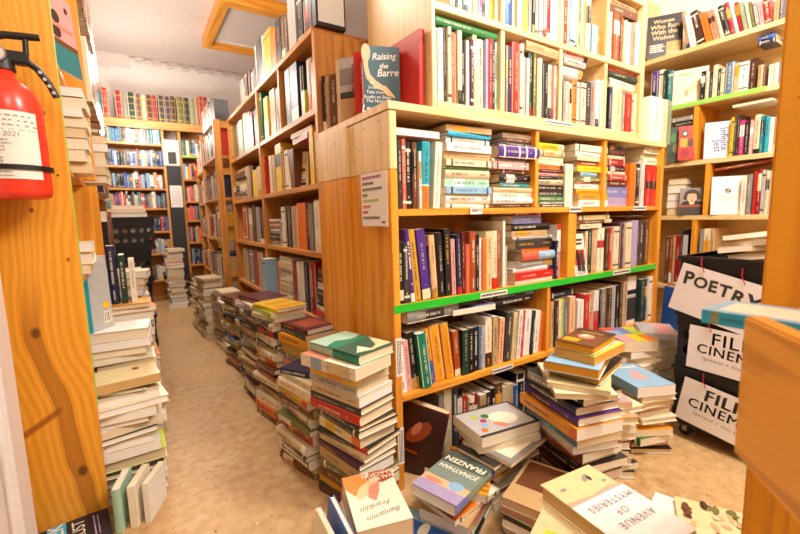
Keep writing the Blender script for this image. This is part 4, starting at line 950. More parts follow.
for z, nm in ((.42,'lowest'), (.76,'second lowest'), (1.08,'third lowest'), (1.38,'top')): fill_x('%s shelf of the farther open rack' % nm, .605, 4.25, 4.82, z, .2, .22, allc)
for z, cols in ((1.661, ['brown','tan','charcoal']),): fill_x('top of the nearer open rack', .58, 3.46, 4.1, z, .2, .2, cols)
fill_x('top of the farther open rack', .61, 4.3, 4.6, 1.461, .2, .24, ['lilac','charcoal','gray'])
# ------------------------------------------------------------------ far wall
g = 'old leather bindings on the high wall shelf'
row('high wall shelf', g, 'y', BYF, 1.9755, .2, [(312,324,300,'maroon'),(325,340,272,'teal'),(342,364,290,'red',{'bands':[(.15,.19,'gold'),(.4,.44,'gold'),(.6,.64,'gold'),(.85,.9,'gold')]})]+
 [(a, b, c, d, {'hard': True, 'title': False, 'bands': [(.14,.17,'mustard'),(.36,.38,'mustard'),(.60,.62,'mustard'),(.82,.85,'mustard')]}) for a, b, c, d in ((387,409,300,'crimson'),(411,425,305,'gray'),(427,454,307,'bottle'),(456,473,312,'brown'),(475,489,318,'sand'),(491,509,315,'maroon'),(511,526,317,'crimson'),
  (530,551,318,'charcoal'),(553,570,320,'plum'),(572,588,320,'chestnut'),(592,616,322,'olive'),(618,633,325,'black'),(635,650,328,'sage'),(652,663,322,'tan'),(665,682,317,'red'),(684,695,315,'crimson'),(697,714,330,'sand'),(716,730,333,'beige'),(737,760,335,'brown'))], .34, (0, 0, 3.333))
g = 'books in the far wall bookcases'
def fill_y(place, Y, x0, x1, z, depth, hmax, cols):
    x = x0; i = 0; out = []
    while x < x1-.02:
        t = R.uniform(.014, .034); h = R.uniform(.72, 1)*hmax
        out.append(book(upright(x+t/2, Y+.01, z, min(depth, .66*h), h, t), min(depth, .66*h), h, t, R.choice(cols), place, g)); x += t+.001
    for i, b in enumerate(out): b['idx'] = i+1; b['count'] = len(out); b['side'] = 'left'; b['nb'] = (out[i-1]['col'] if i else None, out[i+1]['col'] if i+1 < len(out) else None)
bc = ['blue','skyblue','navy','white','ivory','red','black','steel','cream','teal','charcoal','coral','tan','bottle']
for i, z in enumerate(LBZ): fill_y('%s shelf of the wide far bookcase' % ORD[len(LBZ)-i], BYF, -.305, .325, z, .2, .185, bc)
for i, z in enumerate(RBZ): fill_y('%s shelf of the narrow far bookcase' % ORD[len(RBZ)-i], BYF, .53, .83, z, .2, .19, bc+['coral','pink','periwinkle','amber'])
# picture standing on the black board
bp2 = empty('framed_print', (.42, BYF-.01, 1.52), 'pale print with a dark square standing on the tall black board', 'picture')
MB().box((.345, BYF-.02, 1.521), (.50, BYF+.01, 1.80)).obj('frame', plain('print_frame', hx('c9cfc4'), .5), bp2); MB().box((.385, BYF-.0215, 1.54), (.465, BYF-.0205, 1.67)).obj('print', ink('charcoal'), bp2)
# ------------------------------------------------------------------ left shelving books
g = 'books in the left shelving'
lc = ['black','charcoal','white','red','salmon','tan','cream','ivory','navy','maroon','olive','gray']
for z, hm, nm in ((1.36, .26, 'fourth'), (1.72, .26, 'fifth'), (2.05, .26, 'sixth')):
    fill_x('%s shelf up in the left shelving' % nm, -.085, 1.99, 2.58, z, .2, hm, lc, '-x', g); fill_x('%s shelf up in the left shelving, far bay' % nm, -.10, 2.64, 3.28, z, .2, hm, lc, '-x', g)
for z, hm, nm in ((.74, .24, 'second'), (1.06, .24, 'third'), (.36, .3, 'lowest')): fill_x('%s shelf of the left shelving, far bay' % nm, -.11, 2.64, 3.28, z, .2, hm, lc, '-x', g)
pagey = [(.14,.2,R.uniform(.022,.04),c) for c in ('ivory','cream','tan','sand','ivory','cream','gold','ivory')]
pile('pale stack on the left shelving behind the end panel', g, -.20, 1.72, -90, 1.0605, pagey, .008, 4)
pile('stack on the left shelving at chest height', g, -.17, 2.12, -90, 1.0605, [(.15,.21,.03,c) for c in ('cream','ivory','gold','ivory','cream','tan')], .01, 5)
pile('low stack on the left shelving', g, -.225, 1.70, -90, .7405, [(.14,.2,.03,'ivory'),(.14,.2,.04,'yellow'),(.14,.2,.03,'cream')], .006, 4)
single('', g, T(-.128, 1.655, 1.3605) @ RZ(66) @ RX(86) @ T(0, .115, -.01), .15, .23, .010, 'pink', 'face-out book with pink sky and teal foot on the left shelving', hard=False, title=False, bands=[],
       front=[(rect(0,0,1,.33),'teal'),(rect(0,.33,1,.4),'brown'),(ell(.35,.50,.16,.09),'chestnut'),(ell(.40,.68,.13,.08),'chestnut'),(rect(.1,.55,.9,.6),'salmon'),(ell(.8,.85,.06,.04),'chestnut')])
single('', g, T(-.235, 1.60, .7405) @ RZ(20) @ RX(84) @ T(0, .10, -.006), .03, .2, .006, 'white', 'slim white booklet standing on the left shelving', hard=False, title=False, bands=[])
# ------------------------------------------------------------------ stacks on the left of the aisle
g = 'floor stacks along the left of the aisle'
pc = ['bottle','red','ivory','cream','tan','beige','white','bottle','sand','brown','salmon','gray']
pile('near stack left of the aisle', g, -.08, 1.60, -90, 0, [(.15,.20,.03,'gray',{'hard':True}),(.15,.21,.026,'red',{'hard':True}),(.15,.205,.034,'ivory'),(.15,.21,.018,'black',{'hard':True}),(.15,.21,.036,'lime'),(.15,.2,.030,'white',{'dx':-.01}),(.15,.21,.028,'tan',{'dx':-.03}),
  (.155,.215,.020,'bottle',{'dyaw':10,'hard':True,'dx':-.03}),(.14,.2,.026,'ivory',{'dyaw':12}),(.14,.2,.018,'crimson',{'dx':-.03}),(.15,.21,.03,'tan',{'dx':-.01}),(.15,.22,.024,'ivory',{'dyaw':8}),(.15,.215,.03,'cream',{'dyaw':6}),(.15,.21,.014,'charcoal',{'dx':-.03})], .012, 5)
z = top_of('near stack left of the aisle')+.0006
single('', g, T(-.075, 1.60, z+.002) @ RZ(-84) , .15, .20, .030, 'sand', 'tan book topmost on the near stack left of the aisle', hard=False, title=False, bands=[], page=hx('cfa868'), front=[(ell(.3,.7,.10,.05),'brown')])
rnd_pile('second stack left of the aisle', -.075, 1.785, -90, .50, pc, jit=.012, jyaw=7, wr=(.14, .16), hr=(.17, .20), gg=g)
z2 = top_of('second stack left of the aisle')+.0006
single('', g, T(-.125, 1.735, z2) @ RZ(0) @ T(0, 0, .002) @ RX(88) @ T(0, .145, 0), .06, .29, .012, 'turquoise', 'tall turquoise book standing beside the end panel on the left stack', hard=False, title=False, bands=[]) if False else None
single('', g, upright(-.162, 1.715, z2, .14, .305, .030, 'y', 0), .14, .305, .030, 'turquoise', 'tall turquoise spine standing on the second stack left of aisle', hard=False, title=False, bands=[])
single('', g, T(-.118, 1.765, z2) @ RZ(52) @ RX(88) @ T(0, .13, -.012), .09, .26, .012, 'silver', 'pale grey face-out book with yellow sticker standing on the left stack', hard=False, title=False, bands=[],
       front=[(rect(.55,.08,.92,.24),'ivory'),(rect(.6,.10,.63,.22),'charcoal'),(rect(.68,.10,.70,.22),'charcoal'),(rect(.75,.10,.79,.22),'charcoal'),(rect(.84,.10,.86,.22),'charcoal'),(ell(.72,.32,.16,.05),'yellow')])

rnd_pile('third stack left of the aisle', -.06, 2.07, -90, .56, ['ivory','tan','orange','amber','yellow','cream','rust','charcoal'], jit=.014, jyaw=7, wr=(.14, .16), hr=(.17, .20), gg=g)
z3 = top_of('third stack left of the aisle')+.0006
for i, (t, h, c, lab) in enumerate(((.02,.20,'white','white spine standing on the third stack left of the aisle'),(.03,.24,'navy','dark navy spine standing on the third stack left of the aisle'),(.02,.2,'bottle','dark green spine standing on the third stack left of the aisle'),(.02,.18,'ivory','pale spine at right end atop the third stack left of aisle'))):
    single('', g, upright(-.125+.034*i, 2.03, z3, .13, h, t), .13, h, t, c, lab, bands=[])
rnd_pile('fourth stack left of the aisle', -.06, 2.36, -90, .66, ['orange','ivory','tan','cream','salmon','sand'], jit=.014, jyaw=8, wr=(.14, .16), hr=(.17, .20), gg=g)
rnd_pile('fifth stack left of the aisle', -.06, 2.64, -90, .62, pc, jit=.014, jyaw=8, wr=(.14, .16), hr=(.17, .20), gg=g)
rnd_pile('sixth stack left of the aisle', -.07, 2.92, -90, .60, pc, jit=.014, jyaw=8, wr=(.14, .16), hr=(.17, .20), gg=g)
# standing booklets in front of the near left stack
for i, (x, t, h, c, lab, yw) in enumerate(((-.112,.022,.135,'mint','pale green book standing on edge at the foot of left stack',-14),(-.075,.020,.13,'ivory','cream book standing on edge right of the pale green one',-20),(-.040,.016,.125,'white','white booklet standing on edge, next right of the cream one',-24))):
    single('', g, T(x, 1.375, .0005) @ RZ(yw) @ T(0, .06, h/2) @ UP_Y @ T(0, 0, -t/2), .12, h, t, c, lab, hard=True if i == 0 else False, title=False, bands=[])
single('', g, T(-.252, 1.395, .0005) @ RZ(8), .24, .17, .022, 'navy', 'dark travel book with cyan band lying on floor below the end panel', hard=False, title=False, bands=[],
       front=[(rect(0,0,1,1),hx('23222e')),(ell(.16,.42,.13,.22),'red'),(ell(.2,.3,.10,.2),'silver'),(rect(.40,0,.58,1),'cyan'),(rect(.84,.2,.855,.9),'lilac'),(rect(.88,.3,.893,.86),'lilac')],
       texts=[('GEEK','front',.49,.66,.050,'white',90,{'bold':.01}),('LUST','front',.70,.62,.042,'ivory',90,{'bold':.005})])
# ------------------------------------------------------------------ right wall shelving books
RX_ = RXF+.012
g = 'books on the right wall shelving'
h1 = (645, 0, 6.154); h2 = (645, 60, 5.34); h3 = (660, 150, 4.852)
yw = solve('x', RXF-.0, 1.9, 645+155/6.154)
single('', g, T(RXF+.055, yw+.055, 1.8005) @ RZ(-58) @ RX(84) @ T(0, .125, 0), .18, .25, .016, 'black', 'black face-out book with gold title lettering at left of the top wall shelf', hard=False, title=False, bands=[],
   front=[(rect(.55,.04,.95,.36),'gold'),(ell(.75,.24,.07,.10),'mustard'),(rect(.60,.06,.9,.12),'tan'),(rect(.08,.30,.46,.325),'ivory'),(rect(.08,.25,.5,.275),'ivory'),(rect(.08,.20,.42,.225),'ivory'),(rect(.08,.15,.48,.175),'ivory')],
   texts=[('Women','front',.46,.86,.040,'sand',0,{'bold':.02,'width':.105}),('Who Run','front',.49,.73,.040,'sand',0,{'bold':.02,'width':.145}),('With the','front',.48,.60,.040,'sand',0,{'bold':.02,'width':.135}),('Wolves','front',.46,.47,.040,'sand',0,{'bold':.02,'width':.11})])
row('top wall shelf', g, 'x', RX_, 1.8005, .2, [(255,280,55,'tan',{'lean':-10}),(284,324,60,'white',{'lean':-12}),(330,376,40,'chestnut',{'lean':-15}),(382,422,55,'orange',{'lean':-15}),(426,462,35,'salmon',{'lean':-15}),(466,490,40,'cream',{'lean':-15}),(494,528,5,'black',{'lean':-15}),(532,562,-10,'crimson',{'lean':-14}),(566,586,-5,'white',{'lean':-14}),
   (590,612,-10,'crimson',{'lean':-13}),(616,642,-8,'sage',{'lean':-13}),(646,666,-8,'cream',{'lean':-12}),(670,688,-8,'olive',{'lean':-12}),(692,714,-8,'silver',{'lean':-11}),(718,745,-5,'pink',{'lean':-10}),(750,790,-20,'red',{'lean':-9}),(800,830,-20,'tan'),(832,850,-10,'navy')], .25, h1)
row('green edged wall shelf', g, 'x', RX_, 1.5025, .2, [(26,64,60,'purple',{'bands':[(0,.35,'red'),(.35,.55,'navy')]}),(67,92,50,'ivory'),(95,110,55,'bottle'),(111,140,55,'teal'),(297,320,60,'black'),(322,338,62,'cream'),(340,360,60,'navy'),(362,385,25,'cream'),(388,402,45,'charcoal'),(403,420,50,'cream'),(425,472,10,'steel'),
   (476,500,15,'peach'),(502,553,8,'white'),(556,590,-10,'chestnut'),(602,630,25,'tan'),(631,642,27,'brown'),(660,686,40,'ivory'),(690,715,40,'ivory'),(718,740,30,'gray')], .27, h2)
ym = solve('x', RXF, 1.6, 645+220/5.34)
single('', g, T(RXF+.05, ym, 1.503) @ RZ(-66) @ RX(84) @ T(0, .098, 0), .165, .196, .014, 'cream', 'face-out cream book with a faint reddish picture on the green edged wall shelf', hard=False, title=False, bands=[], front=[(ell(.45,.35,.16,.12),'peach'),(ell(.65,.5,.14,.1),'sand'),(ell(.4,.3,.05,.1),'salmon'),(rect(.12,.82,.5,.88),'tan')])
shelf_stack('blue stack under the top wall shelf', g, 'x', RX_, 1.5025+.205, .16, [(690,800,246,275,'navy'),(690,800,218,245,'blue')], h1)
row('wall shelf right of the white tilted book', g, 'x', RX_, 1.1755, .2, [(450,470,305,'yellow'),(472,484,292,'charcoal'),(485,500,290,'chestnut'),(503,528,322,'magenta'),(530,554,330,'black'),(556,575,320,'pink'),(577,611,290,'cream'),(613,632,297,'teal'),(635,660,300,'turquoise'),(663,685,305,'white'),(688,710,300,'tan'),(712,740,300,'gray')], .26, h2)
ya, yb = solve('x', RXF, 1.43, 645+450/5.34), solve('x', RXF, 1.43, 645+690/5.34)
single('', g, T(RXF+.09, (ya+yb)/2, 1.428) @ RZ(0), .15, abs(ya-yb)*.9, .012, 'ivory', 'cream book lying on top of the row on the third wall shelf', hard=False, bands=[])
yj = solve('x', RXF, 1.3, 645+377/5.34)
single('', g, T(RXF+.04, yj, 1.1757) @ RZ(-62) @ RX(86) @ T(0, .098, -.02), .125, .196, .030, 'white', 'white face-out book with blue title, on the third wall shelf', hard=False, title=False, bands=[], spine='white', page=hx('e0a850'),
   texts=[('Infinite','front',.68,.52,.046,'blue',-86,{'bold':.01}),('Jest','front',.46,.34,.046,'blue',-86,{'bold':.01}),('A NOVEL','front',.30,.72,.02,'pink',-86,{})])
yj = solve('x', RXF, 1.3, 645+225/5.34)
single('', g, T(RXF+.004, yj, 1.1757) @ RZ(-64) @ RX(86) @ T(0, .1, 0), .085, .19, .02, 'red', 'face-out red book with a yellow panel in the left cell of third wall shelf', hard=False, title=False, bands=[], front=[(ell(.35,.78,.2,.1),'bottle'),(ell(.35,.78,.1,.05),'ivory'),(rect(.1,.38,.5,.64),'amber'),(ell(.7,.5,.2,.12),'maroon'),(ell(.4,.2,.25,.12),'crimson')])
yj = solve('x', RXF, 1.3, 645+155/5.34)
single('', g, T(RXF+.010, yj, 1.1757) @ RZ(-64) @ RX(86) @ T(0, .1, 0), .065, .20, .02, 'bottle', 'face-out dark green leafy book in left cell of third wall shelf', hard=False, title=False, bands=[], front=[(ell(.4,.7,.25,.15),'green'),(ell(.6,.4,.25,.15),'olive'),(ell(.4,.2,.2,.1),'black')])
shelf_stack('stack over left cell of third wall shelf', g, 'x', RX_, 1.1755+.205, .16, [(140,262,300,325,'charcoal'),(140,262,275,298,'gray')], h2)
# fourth wall shelf
yj = solve('x', RXF, .98, 660+322/4.852)
single('', g, T(RXF+.03, yj, .8657) @ RZ(-66) @ RX(80) @ T(0, .105, -.0), .15, .21, .012, 'white', 'white face-out book leaning on the fourth wall shelf', hard=False, title=False, bands=[], spine='orange', back='orange',
   front=[(ell(.48,.62,.10,.07),'gray'),(ell(.44,.64,.03,.03),'charcoal'),(ell(.54,.60,.03,.03),'charcoal'),(rect(.25,.43,.75,.45),'silver'),(rect(.2,.39,.8,.41),'silver'),(rect(.4,.33,.6,.345),'silver')])
row('fourth wall shelf', g, 'x', RX_, .8655, .2, [(388,414,122,'ivory'),(416,440,118,'gray'),(446,464,102,'red'),(466,485,90,'crimson'),(487,505,96,'silver'),(507,525,102,'cream'),(528,545,100,'white'),(548,570,100,'brown')], .26, h3)
yj = solve('x', RXF, .95, 660+146/4.852)
single('', g, T(RXF+.03, yj, .8657) @ RZ(-60) @ RX(84) @ T(0, .078, -.0), .125, .156, .012, 'gray', 'face-out book with a painted head and rust band in the left cell of fourth shelf', hard=False, title=False, bands=[],
   front=[(rect(0,0,1,.30),'charcoal'),(rect(0,.30,1,.38),'rust'),([(.05,.38),(.95,.38),(.85,.48),(.62,.54),(.28,.54),(.12,.48)],'black'),(ell(.47,.76,.30,.19,14),'chestnut'),(ell(.22,.66,.09,.10,10),'chestnut'),(ell(.72,.66,.08,.10,10),'chestnut'),(rect(.38,.40,.56,.52),'ivory'),(ell(.47,.65,.185,.20,16),'peach'),([(.28,.80),(.40,.86),(.62,.84),(.66,.76),(.52,.80),(.36,.78)],'chestnut'),(ell(.40,.68,.03,.014),'black'),(ell(.55,.68,.03,.014),'black'),(rect(.465,.58,.49,.66),'salmon'),(ell(.475,.53,.055,.012),'crimson')])
pile('page stack in left cell of fourth wall shelf', g, RXF+.10, solve('x', RXF, .95, 672), 185, .8655, [(.13,.10,t,c) for t, c in ((.045,'tan'),(.04,'cream'),(.045,'rust'),(.05,'sand'),(.035,'tan'))], .004, 3)
yj = solve('x', RXF, 1.1, 660+390/4.852)
single('', g, T(RXF+.10, yj, 1.118) @ RX(-6) @ RZ(0), .15, .25, .014, 'rust', 'long red-brown book slanting over the row on the fourth wall shelf', hard=True, bands=[])
row('wall shelf behind the crates, left part', g, 'x', RX_, .4505, .2, [(18,38,420,'brown'),(40,52,415,'rust'),(54,66,420,'tan'),(68,90,415,'crimson'),(92,100,395,'charcoal'),(102,126,385,'black',{'bands':[(.3,.9,'silver')]})], .34, h3)
row('wall shelf behind the crates, right part', g, 'x', RX_, .4505, .2, [(180,200,385,'gray'),(202,230,380,'cream'),(232,250,380,'tan')], .34, h3)
# ------------------------------------------------------------------ black crates on wheels
CX0, CX1, CY0, CY1 = 1.765, 2.085, .35, .732
def holed(mb, o, u, v, nu, nv, su, sv, th, r=.33):
    """crate wall: plate with rounded holes; o corner, u and v unit vectors"""
    o, u, v = Vector(o), Vector(u), Vector(v); n = u.cross(v)*th
    for i in range(nu):
        for j in range(nv):
            c = o+u*(su*(i+.5))+v*(sv*(j+.5)); a, b = su/2, sv/2; rr = r*min(su, sv)
            dirs = [(1,0),(1,1),(0,1),(-1,1),(-1,0),(-1,-1),(0,-1),(1,-1)]
            out = [c+u*(a*x)+v*(b*y) for x, y in dirs]; inn = [c+u*(rr*math.cos(k*math.pi/4))+v*(rr*math.sin(k*math.pi/4)) for k in range(8)]
            V = out+inn+[p+n for p in out]+[p+n for p in inn]; F = []
            for k in range(8):
                q = (k+1) % 8; F += [(k, q, 8+q, 8+k), (16+q, 16+k, 24+k, 24+q), (8+k, 8+q, 24+q, 24+k)]
            mb.add(V, F)
def crate(label, x0, x1, y0, y1, z, h, nh=5, nv=2, group='black crates'):
    e = empty('plastic_crate', ((x0+x1)/2, (y0+y1)/2, z), label, 'crate', group)
    m = MB(); band = h*.27; gh = h-band-.035
    for (o, u, ln, nn) in (((x0, y1, z), (0, -1, 0), y1-y0, nh), ((x1, y0, z), (0, 1, 0), y1-y0, nh), ((x0, y0, z), (1, 0, 0), x1-x0, nh), ((x1, y1, z), (-1, 0, 0), x1-x0, nh)):
        holed(m, Vector(o)+Vector((0, 0, .035)), u, (0, 0, 1), nn, nv, ln/nn, gh/nv, -.006)
    m.obj('lattice_wall', M_PLASTIC, e)
    b = MB(); b.box((x0, y0, z), (x1, y1, z+.006)); 
    for za, zb, k in ((z, z+.035, .004), (z+h-band, z+h, .004), (z+h-.014, z+h-.002, .012)):
        b.box((x0-k, y0-k, za), (x0+.005, y1+k, zb)); b.box((x1-.005, y0-k, za), (x1+k, y1+k, zb)); b.box((x0, y0-k, za), (x1, y0+.005, zb)); b.box((x0, y1-.005, za), (x1, y1+k, zb))
    b.obj('rim_and_base', M_PLASTIC, e)
    return e
cg = 'stacked black crates by the wall shelving'
dl = empty('crate_dolly', ((CX0+CX1)/2, (CY0+CY1)/2, 0), 'low black wheeled dolly under the stack of sign-hung crates', 'dolly')
MB().box((CX0-.006, CY0-.006, .052), (CX1+.006, CY1+.006, .075), None, 0, .004).obj('platform', M_PLASTIC, dl)
for x in (CX0+.035, CX1-.035):
    for y in (CY0+.035, CY1-.035):
        c = MB(); c.tube([(x-.010, y, .022), (x+.010, y, .022)], .022, 16); wl = c.obj('wheel', M_BLACK, dl)
        f = MB(); f.box((x-.015, y-.008, .02), (x-.011, y+.008, .052)); f.box((x+.011, y-.008, .02), (x+.015, y+.008, .052)); f.box((x-.015, y-.012, .045), (x+.015, y+.012, .0518)); f.obj('fork', M_STEEL, dl)
CZ = [.0756, .292, .5085]; CHH = .216
for z, lab in zip(CZ, ('bottom black crate of the wheeled stack, tilted film sign on it', 'middle black crate of the wheeled stack, upright film sign on it', 'top black crate of the wheeled stack, full of tumbled books, poetry sign')):
    crate(lab, CX0, CX1, CY0, CY1, z, CHH-.0006, group=cg)
def hung_sign(label, lines, cy, ztop, w, h, tilt, x):
    """laminated card hanging on the crate's -x face; tilt is a turn in the face's plane"""
    e = empty('hanging_sign', (x, cy, ztop), label, 'sign', 'marker signs hung on the crates')
    B = basis((x, cy, ztop), (0, -1, 0), (0, 0, 1)) @ Matrix.Rotation(math.radians(tilt), 4, 'Z')
    m = MB(); m.box((-w/2, -h, 0), (w/2, 0, .0018), B); m.obj('card', plain('laminated_card_%d' % int(ztop*100), hx('eef0f5'), .2, var=.02), e)
    for body, u, v, s, wd, rot, bold in lines:
        lettering(body, s, B @ T(u, v, .0026) @ RZ(rot), 'charcoal' if bold > 0 else 'gray', e, local=False, width=wd, bold=bold, spacing=1.12)
    s = MB()
    for u in (-w*.22, w*.25):
        a = B @ Vector((u, -.012, .003)); b = a+Vector((.0, .01, .055)); s.tube([a, (a+b)/2+Vector((-.006, .004, 0)), b], .0016, 6)
    s.obj('string', M_STRING, e)
    return e
XS = CX0-.020
p0, p1 = at(694, 262, 'x', XS), at(760, 287, 'x', XS)
hung_sign('white laminated POETRY sign hanging tilted on the top crate', [('P',-.100,-.052,.066,None,4,.035),('O',-.058,-.056,.056,None,0,.03),('E',-.018,-.056,.058,None,5,.03),('T',.020,-.058,.060,None,2,.03),('R',.062,-.066,.064,None,-4,.03),('Y',.104,-.070,.072,None,-10,.03)], (p0.y+.5)/2-.004, (p0.z+.655)/2-.012, .268, .185, -14, XS)
hung_sign('white laminated FILM CINEMA sign on the middle crate', [('FILM',.015,-.040,.05,.130,0,.0001),('FILM',.0168,-.0405,.05,.130,0,.0001),('CINEMA',.0,-.086,.05,.19,-2,.0001),('CINEMA',.0018,-.0865,.05,.19,-2,.0001),('(general + film bio)',.005,-.122,.02,.16,-4,0)], .558, .462, .25, .165, -2, XS)
hung_sign('white laminated FILM CINEMA sign hanging tilted on the bottom crate', [('FILM',.012,-.042,.05,.130,0,.0001),('FILM',.0168,-.0405,.05,.130,0,.0001),('CINEMA',-.0,-.090,.05,.20,0,.0001),('CINEMA',.0018,-.0905,.05,.20,0,.0001),('(general + film bio)',.005,-.128,.02,.16,-3,0)], .560, .238, .26, .175, -9, XS)
# books in and on the top crate
g = 'books tumbled in the top crate'
for i, (x, y, rx, ry, yw, w, h, t, c, lab, kk) in enumerate((
  (1.925, .54, 0, 0, 88, .15, .24, .030, 'ivory', 'ivory book lying lowest in the heap of the top crate', {}),
  (1.92, .50, -9, 0, 84, .15, .23, .024, 'tan', 'tan book aslant in the heap of the top crate, second up', {'hard': True}),
  (1.925, .55, -9, 0, 100, .14, .22, .022, 'cream', 'cream paperback slanting across the heap of the top crate', {}),
  (1.92, .51, -9, 0, 70, .15, .23, .020, 'white', 'white book slanting near the top of the crate heap', {}),
  (1.93, .56, -9, 0, 110, .13, .20, .018, 'sand', 'sandy book topmost on the heap of the top crate', {}))):
    z = (.668, .722, .7475, .771, .7925)[i]
    single('', g, T(x, y, z) @ RX(rx) @ RZ(yw-90+180), w, h, t, c, lab, hard=kk.get('hard', False), bands=[], page=hx('efe3cb'))
g = 'books near the crates'
single('', g, T(.73, .178, .737), .10, .15, .019, 'cyan', 'light blue book with pale cover lying on a ledge behind the plank', hard=False, title=True, bands=[(.86,.93,'sage')], front=[(rect(0,0,1,1),'skyblue'),(rect(.15,.0,.85,.9),'ivory')])
# ------------------------------------------------------------------ floor piles in front of the low bookcase
g = 'floor piles in front of the low bookcase'
# pile by the post
pile('pile by the bookcase post', g, .735, .868, 106, 0, [(.16,.22,.018,'black',{'hard':True,'bands':[(.1,.5,'ivory')],'dx':.02,'dyaw':12}),(.15,.215,.018,'charcoal',{'bands':[(.05,.9,'ivory')],'dx':.02,'dyaw':10}),(.15,.21,.030,'tan',{'dyaw':8,'dx':.01,'bands':[(.3,.8,'salmon')]}),
  (.14,.20,.014,'ivory',{'dyaw':-8,'dx':.01,'front':[(rect(.0,.5,.5,1),'orange')]})])
z = top_of('pile by the bookcase post')+.0006
single('', g, flat(.815, .905, z, 128), .15, .22, .026, 'amber', 'golden ribbed book under the painted landscape book by the post', hard=False, bands=[], front=[(rect(0,.9-.1*i,1,.93-.1*i),'rust') for i in range(9)], title=False)
single('', g, flat(.725, .862, z+.0268, 107), .15, .212, .034, 'periwinkle', 'painted sky and forest book topmost on the pile by the post', hard=True, title=False, bands=[(.1,.7,'sage')],
   front=[(rect(0,0,1,1),hx('7d8e84')),(rect(0,0,1,.30),hx('4f5f55')),(rect(0,.66,1,.80),'peach'),(rect(0,.80,1,1),'lilac'),(ell(.28,.70,.16,.09),'skyblue'),(ell(.75,.75,.2,.05),'salmon')],
   texts=[('JONATHAN','front',.50,.40,.036,'ivory',0,{'bold':.03,'width':.13}),('FRANZEN','front',.50,.20,.040,'ivory',0,{'bold':.03,'width':.135})])
# Benjamin Franklin pile
pile('pile under the hand-painted cover by the aisle', g, .476, .895, 166, 0, [(.15,.22,.03,'gray'),(.15,.22,.03,'ivory'),(.15,.215,.024,'cream'),(.15,.22,.02,'tan'),(.14,.21,.016,'ivory')], .006, 4)
z = top_of('pile under the hand-painted cover by the aisle')+.0006
p_ = [at(x, y, 'z', .165) for x, y in ((344, 479), (385, 472), (414, 517), (365, 534))]
single('', g, flat(.474, .888, z, 165), .14, .212, .042, 'ivory', 'thick cream paperback with a painted figure and script, lowest in front of aisle stack', hard=False, title=False, bands=[], page=hx('ead3b0'),
   front=[([(0,.0),(.45,.0),(.55,.16),(.25,.26),(0,.2)],'rust'),([(.5,.02),(1,.0),(1,.25),(.85,.42),(.6,.30)],hx('d8904a')),(ell(.55,.30,.30,.10,14,.6),'peach'),([(.3,.22),(.55,.30),(.62,.5),(.5,.58),(.38,.42)],'salmon'),(ell(.68,.36,.18,.09,14,.8),'sand')],
   texts=[('Benjamin','front',.44,.82,.034,'gray',10,{'shear':.4,'width':.092}),('Franklin','front',.54,.66,.030,'gray',8,{'shear':.4,'width':.082}),('WALTER','front',.22,.16,.02,'ivory',4,{'bold':.02}),('ISAACSON','front',.28,.07,.02,'ivory',4,{'bold':.02})])
single('', g, T(.392, .865, .001) @ RZ(14) @ RY(14) @ T(0, 0, .1) @ UP_Y @ T(.09, 0, 0), .17, .20, .02, 'blue', 'blue book standing on edge against the low front pile', hard=True, title=False, bands=[]) if False else None
single('', g, T(.338, .80, .001) @ RZ(-6) @ RY(8) @ T(.01, .09, .08) @ UP_Y @ T(0, 0, -.01), .17, .155, .016, 'blue', 'blue book standing on edge against the low front pile', hard=True, bands=[])
single('', g, T(.312, .81, .001) @ RZ(-4) @ RY(8) @ T(.01, .09, .068) @ UP_Y @ T(0, 0, -.01), .16, .13, .014, 'ivory', 'pale booklet standing on edge outside the blue one', hard=False, bands=[])
single('', g, flat(.60, .80, .001, 206), .19, .25, .020, 'blue', 'bright blue book with white capitals on the floor between front piles', hard=False, title=False, bands=[], front=[(rect(0,.0,.18,1),'skyblue'),(ell(.3,.3,.15,.06),'ivory')],
   texts=[('BACHELOR','front',.80,.52,.034,'white',90,{'bold':.03,'width':.19})])
# second pile
pile('pile under the colourful glossy book', g, .955, .905, -92, 0, [(.15,.21,.022,'tan'),(.15,.215,.020,'brown'),(.155,.22,.040,'black',{'hard':True}),(.15,.21,.018,'amber',{'dyaw':8}),(.15,.215,.024,'black',{'hard':True}),(.14,.2,.016,'red',{'dyaw':-8}),(.15,.22,.014,'charcoal',{'dx':-.02,'dyaw':10})], .012, 6)
z = top_of('pile under the colourful glossy book')+.0006
single('', g, flat(.975, .885, z, -80), .18, .245, .012, 'gray', 'wide grey-white magazine poking out under the pages, second front pile', hard=False, title=False, bands=[], front=[(rect(.15,.1,.9,.9),'ivory'),(rect(.0,.0,.15,1),'sage')])
single('', g, flat(.955, .915, z+.013, -104), .16, .225, .022, 'cream', 'cream paperback second from top under the colourful glossy book', hard=False, bands=[])
single('', g, flat(.955, .92, z+.0358, -98), .165, .23, .034, 'charcoal', 'glossy book with colourful patches on its cover topmost on the second front pile', hard=False, title=False, bands=[],
   front=[(rect(.05,.0,.93,.96),'silver'),(ell(.55,.62,.36,.28,14,.3),'silver'),(ell(.55,.60,.26,.2,14,.3),'ivory'),(ell(.35,.38,.08,.06),'green'),(ell(.5,.28,.07,.05),'magenta'),(ell(.66,.22,.08,.05),'skyblue'),(ell(.8,.15,.07,.05),'orange'),(ell(.3,.22,.08,.05),'lime'),(ell(.75,.45,.14,.06,14,.5),'salmon')])
# small pile with red scribble
pile('low pile between the second and the big front pile', g, .925, .705, -75, 0, [(.14,.2,.03,'black'),(.15,.21,.03,'charcoal'),(.15,.21,.032,'cream',{'page':hx('e3b98e')}),(.15,.215,.030,'tan',{'page':hx('e0bd92'),'front':[(rect(.1,.35,.9,.95),'brown')]})], .012, 6)
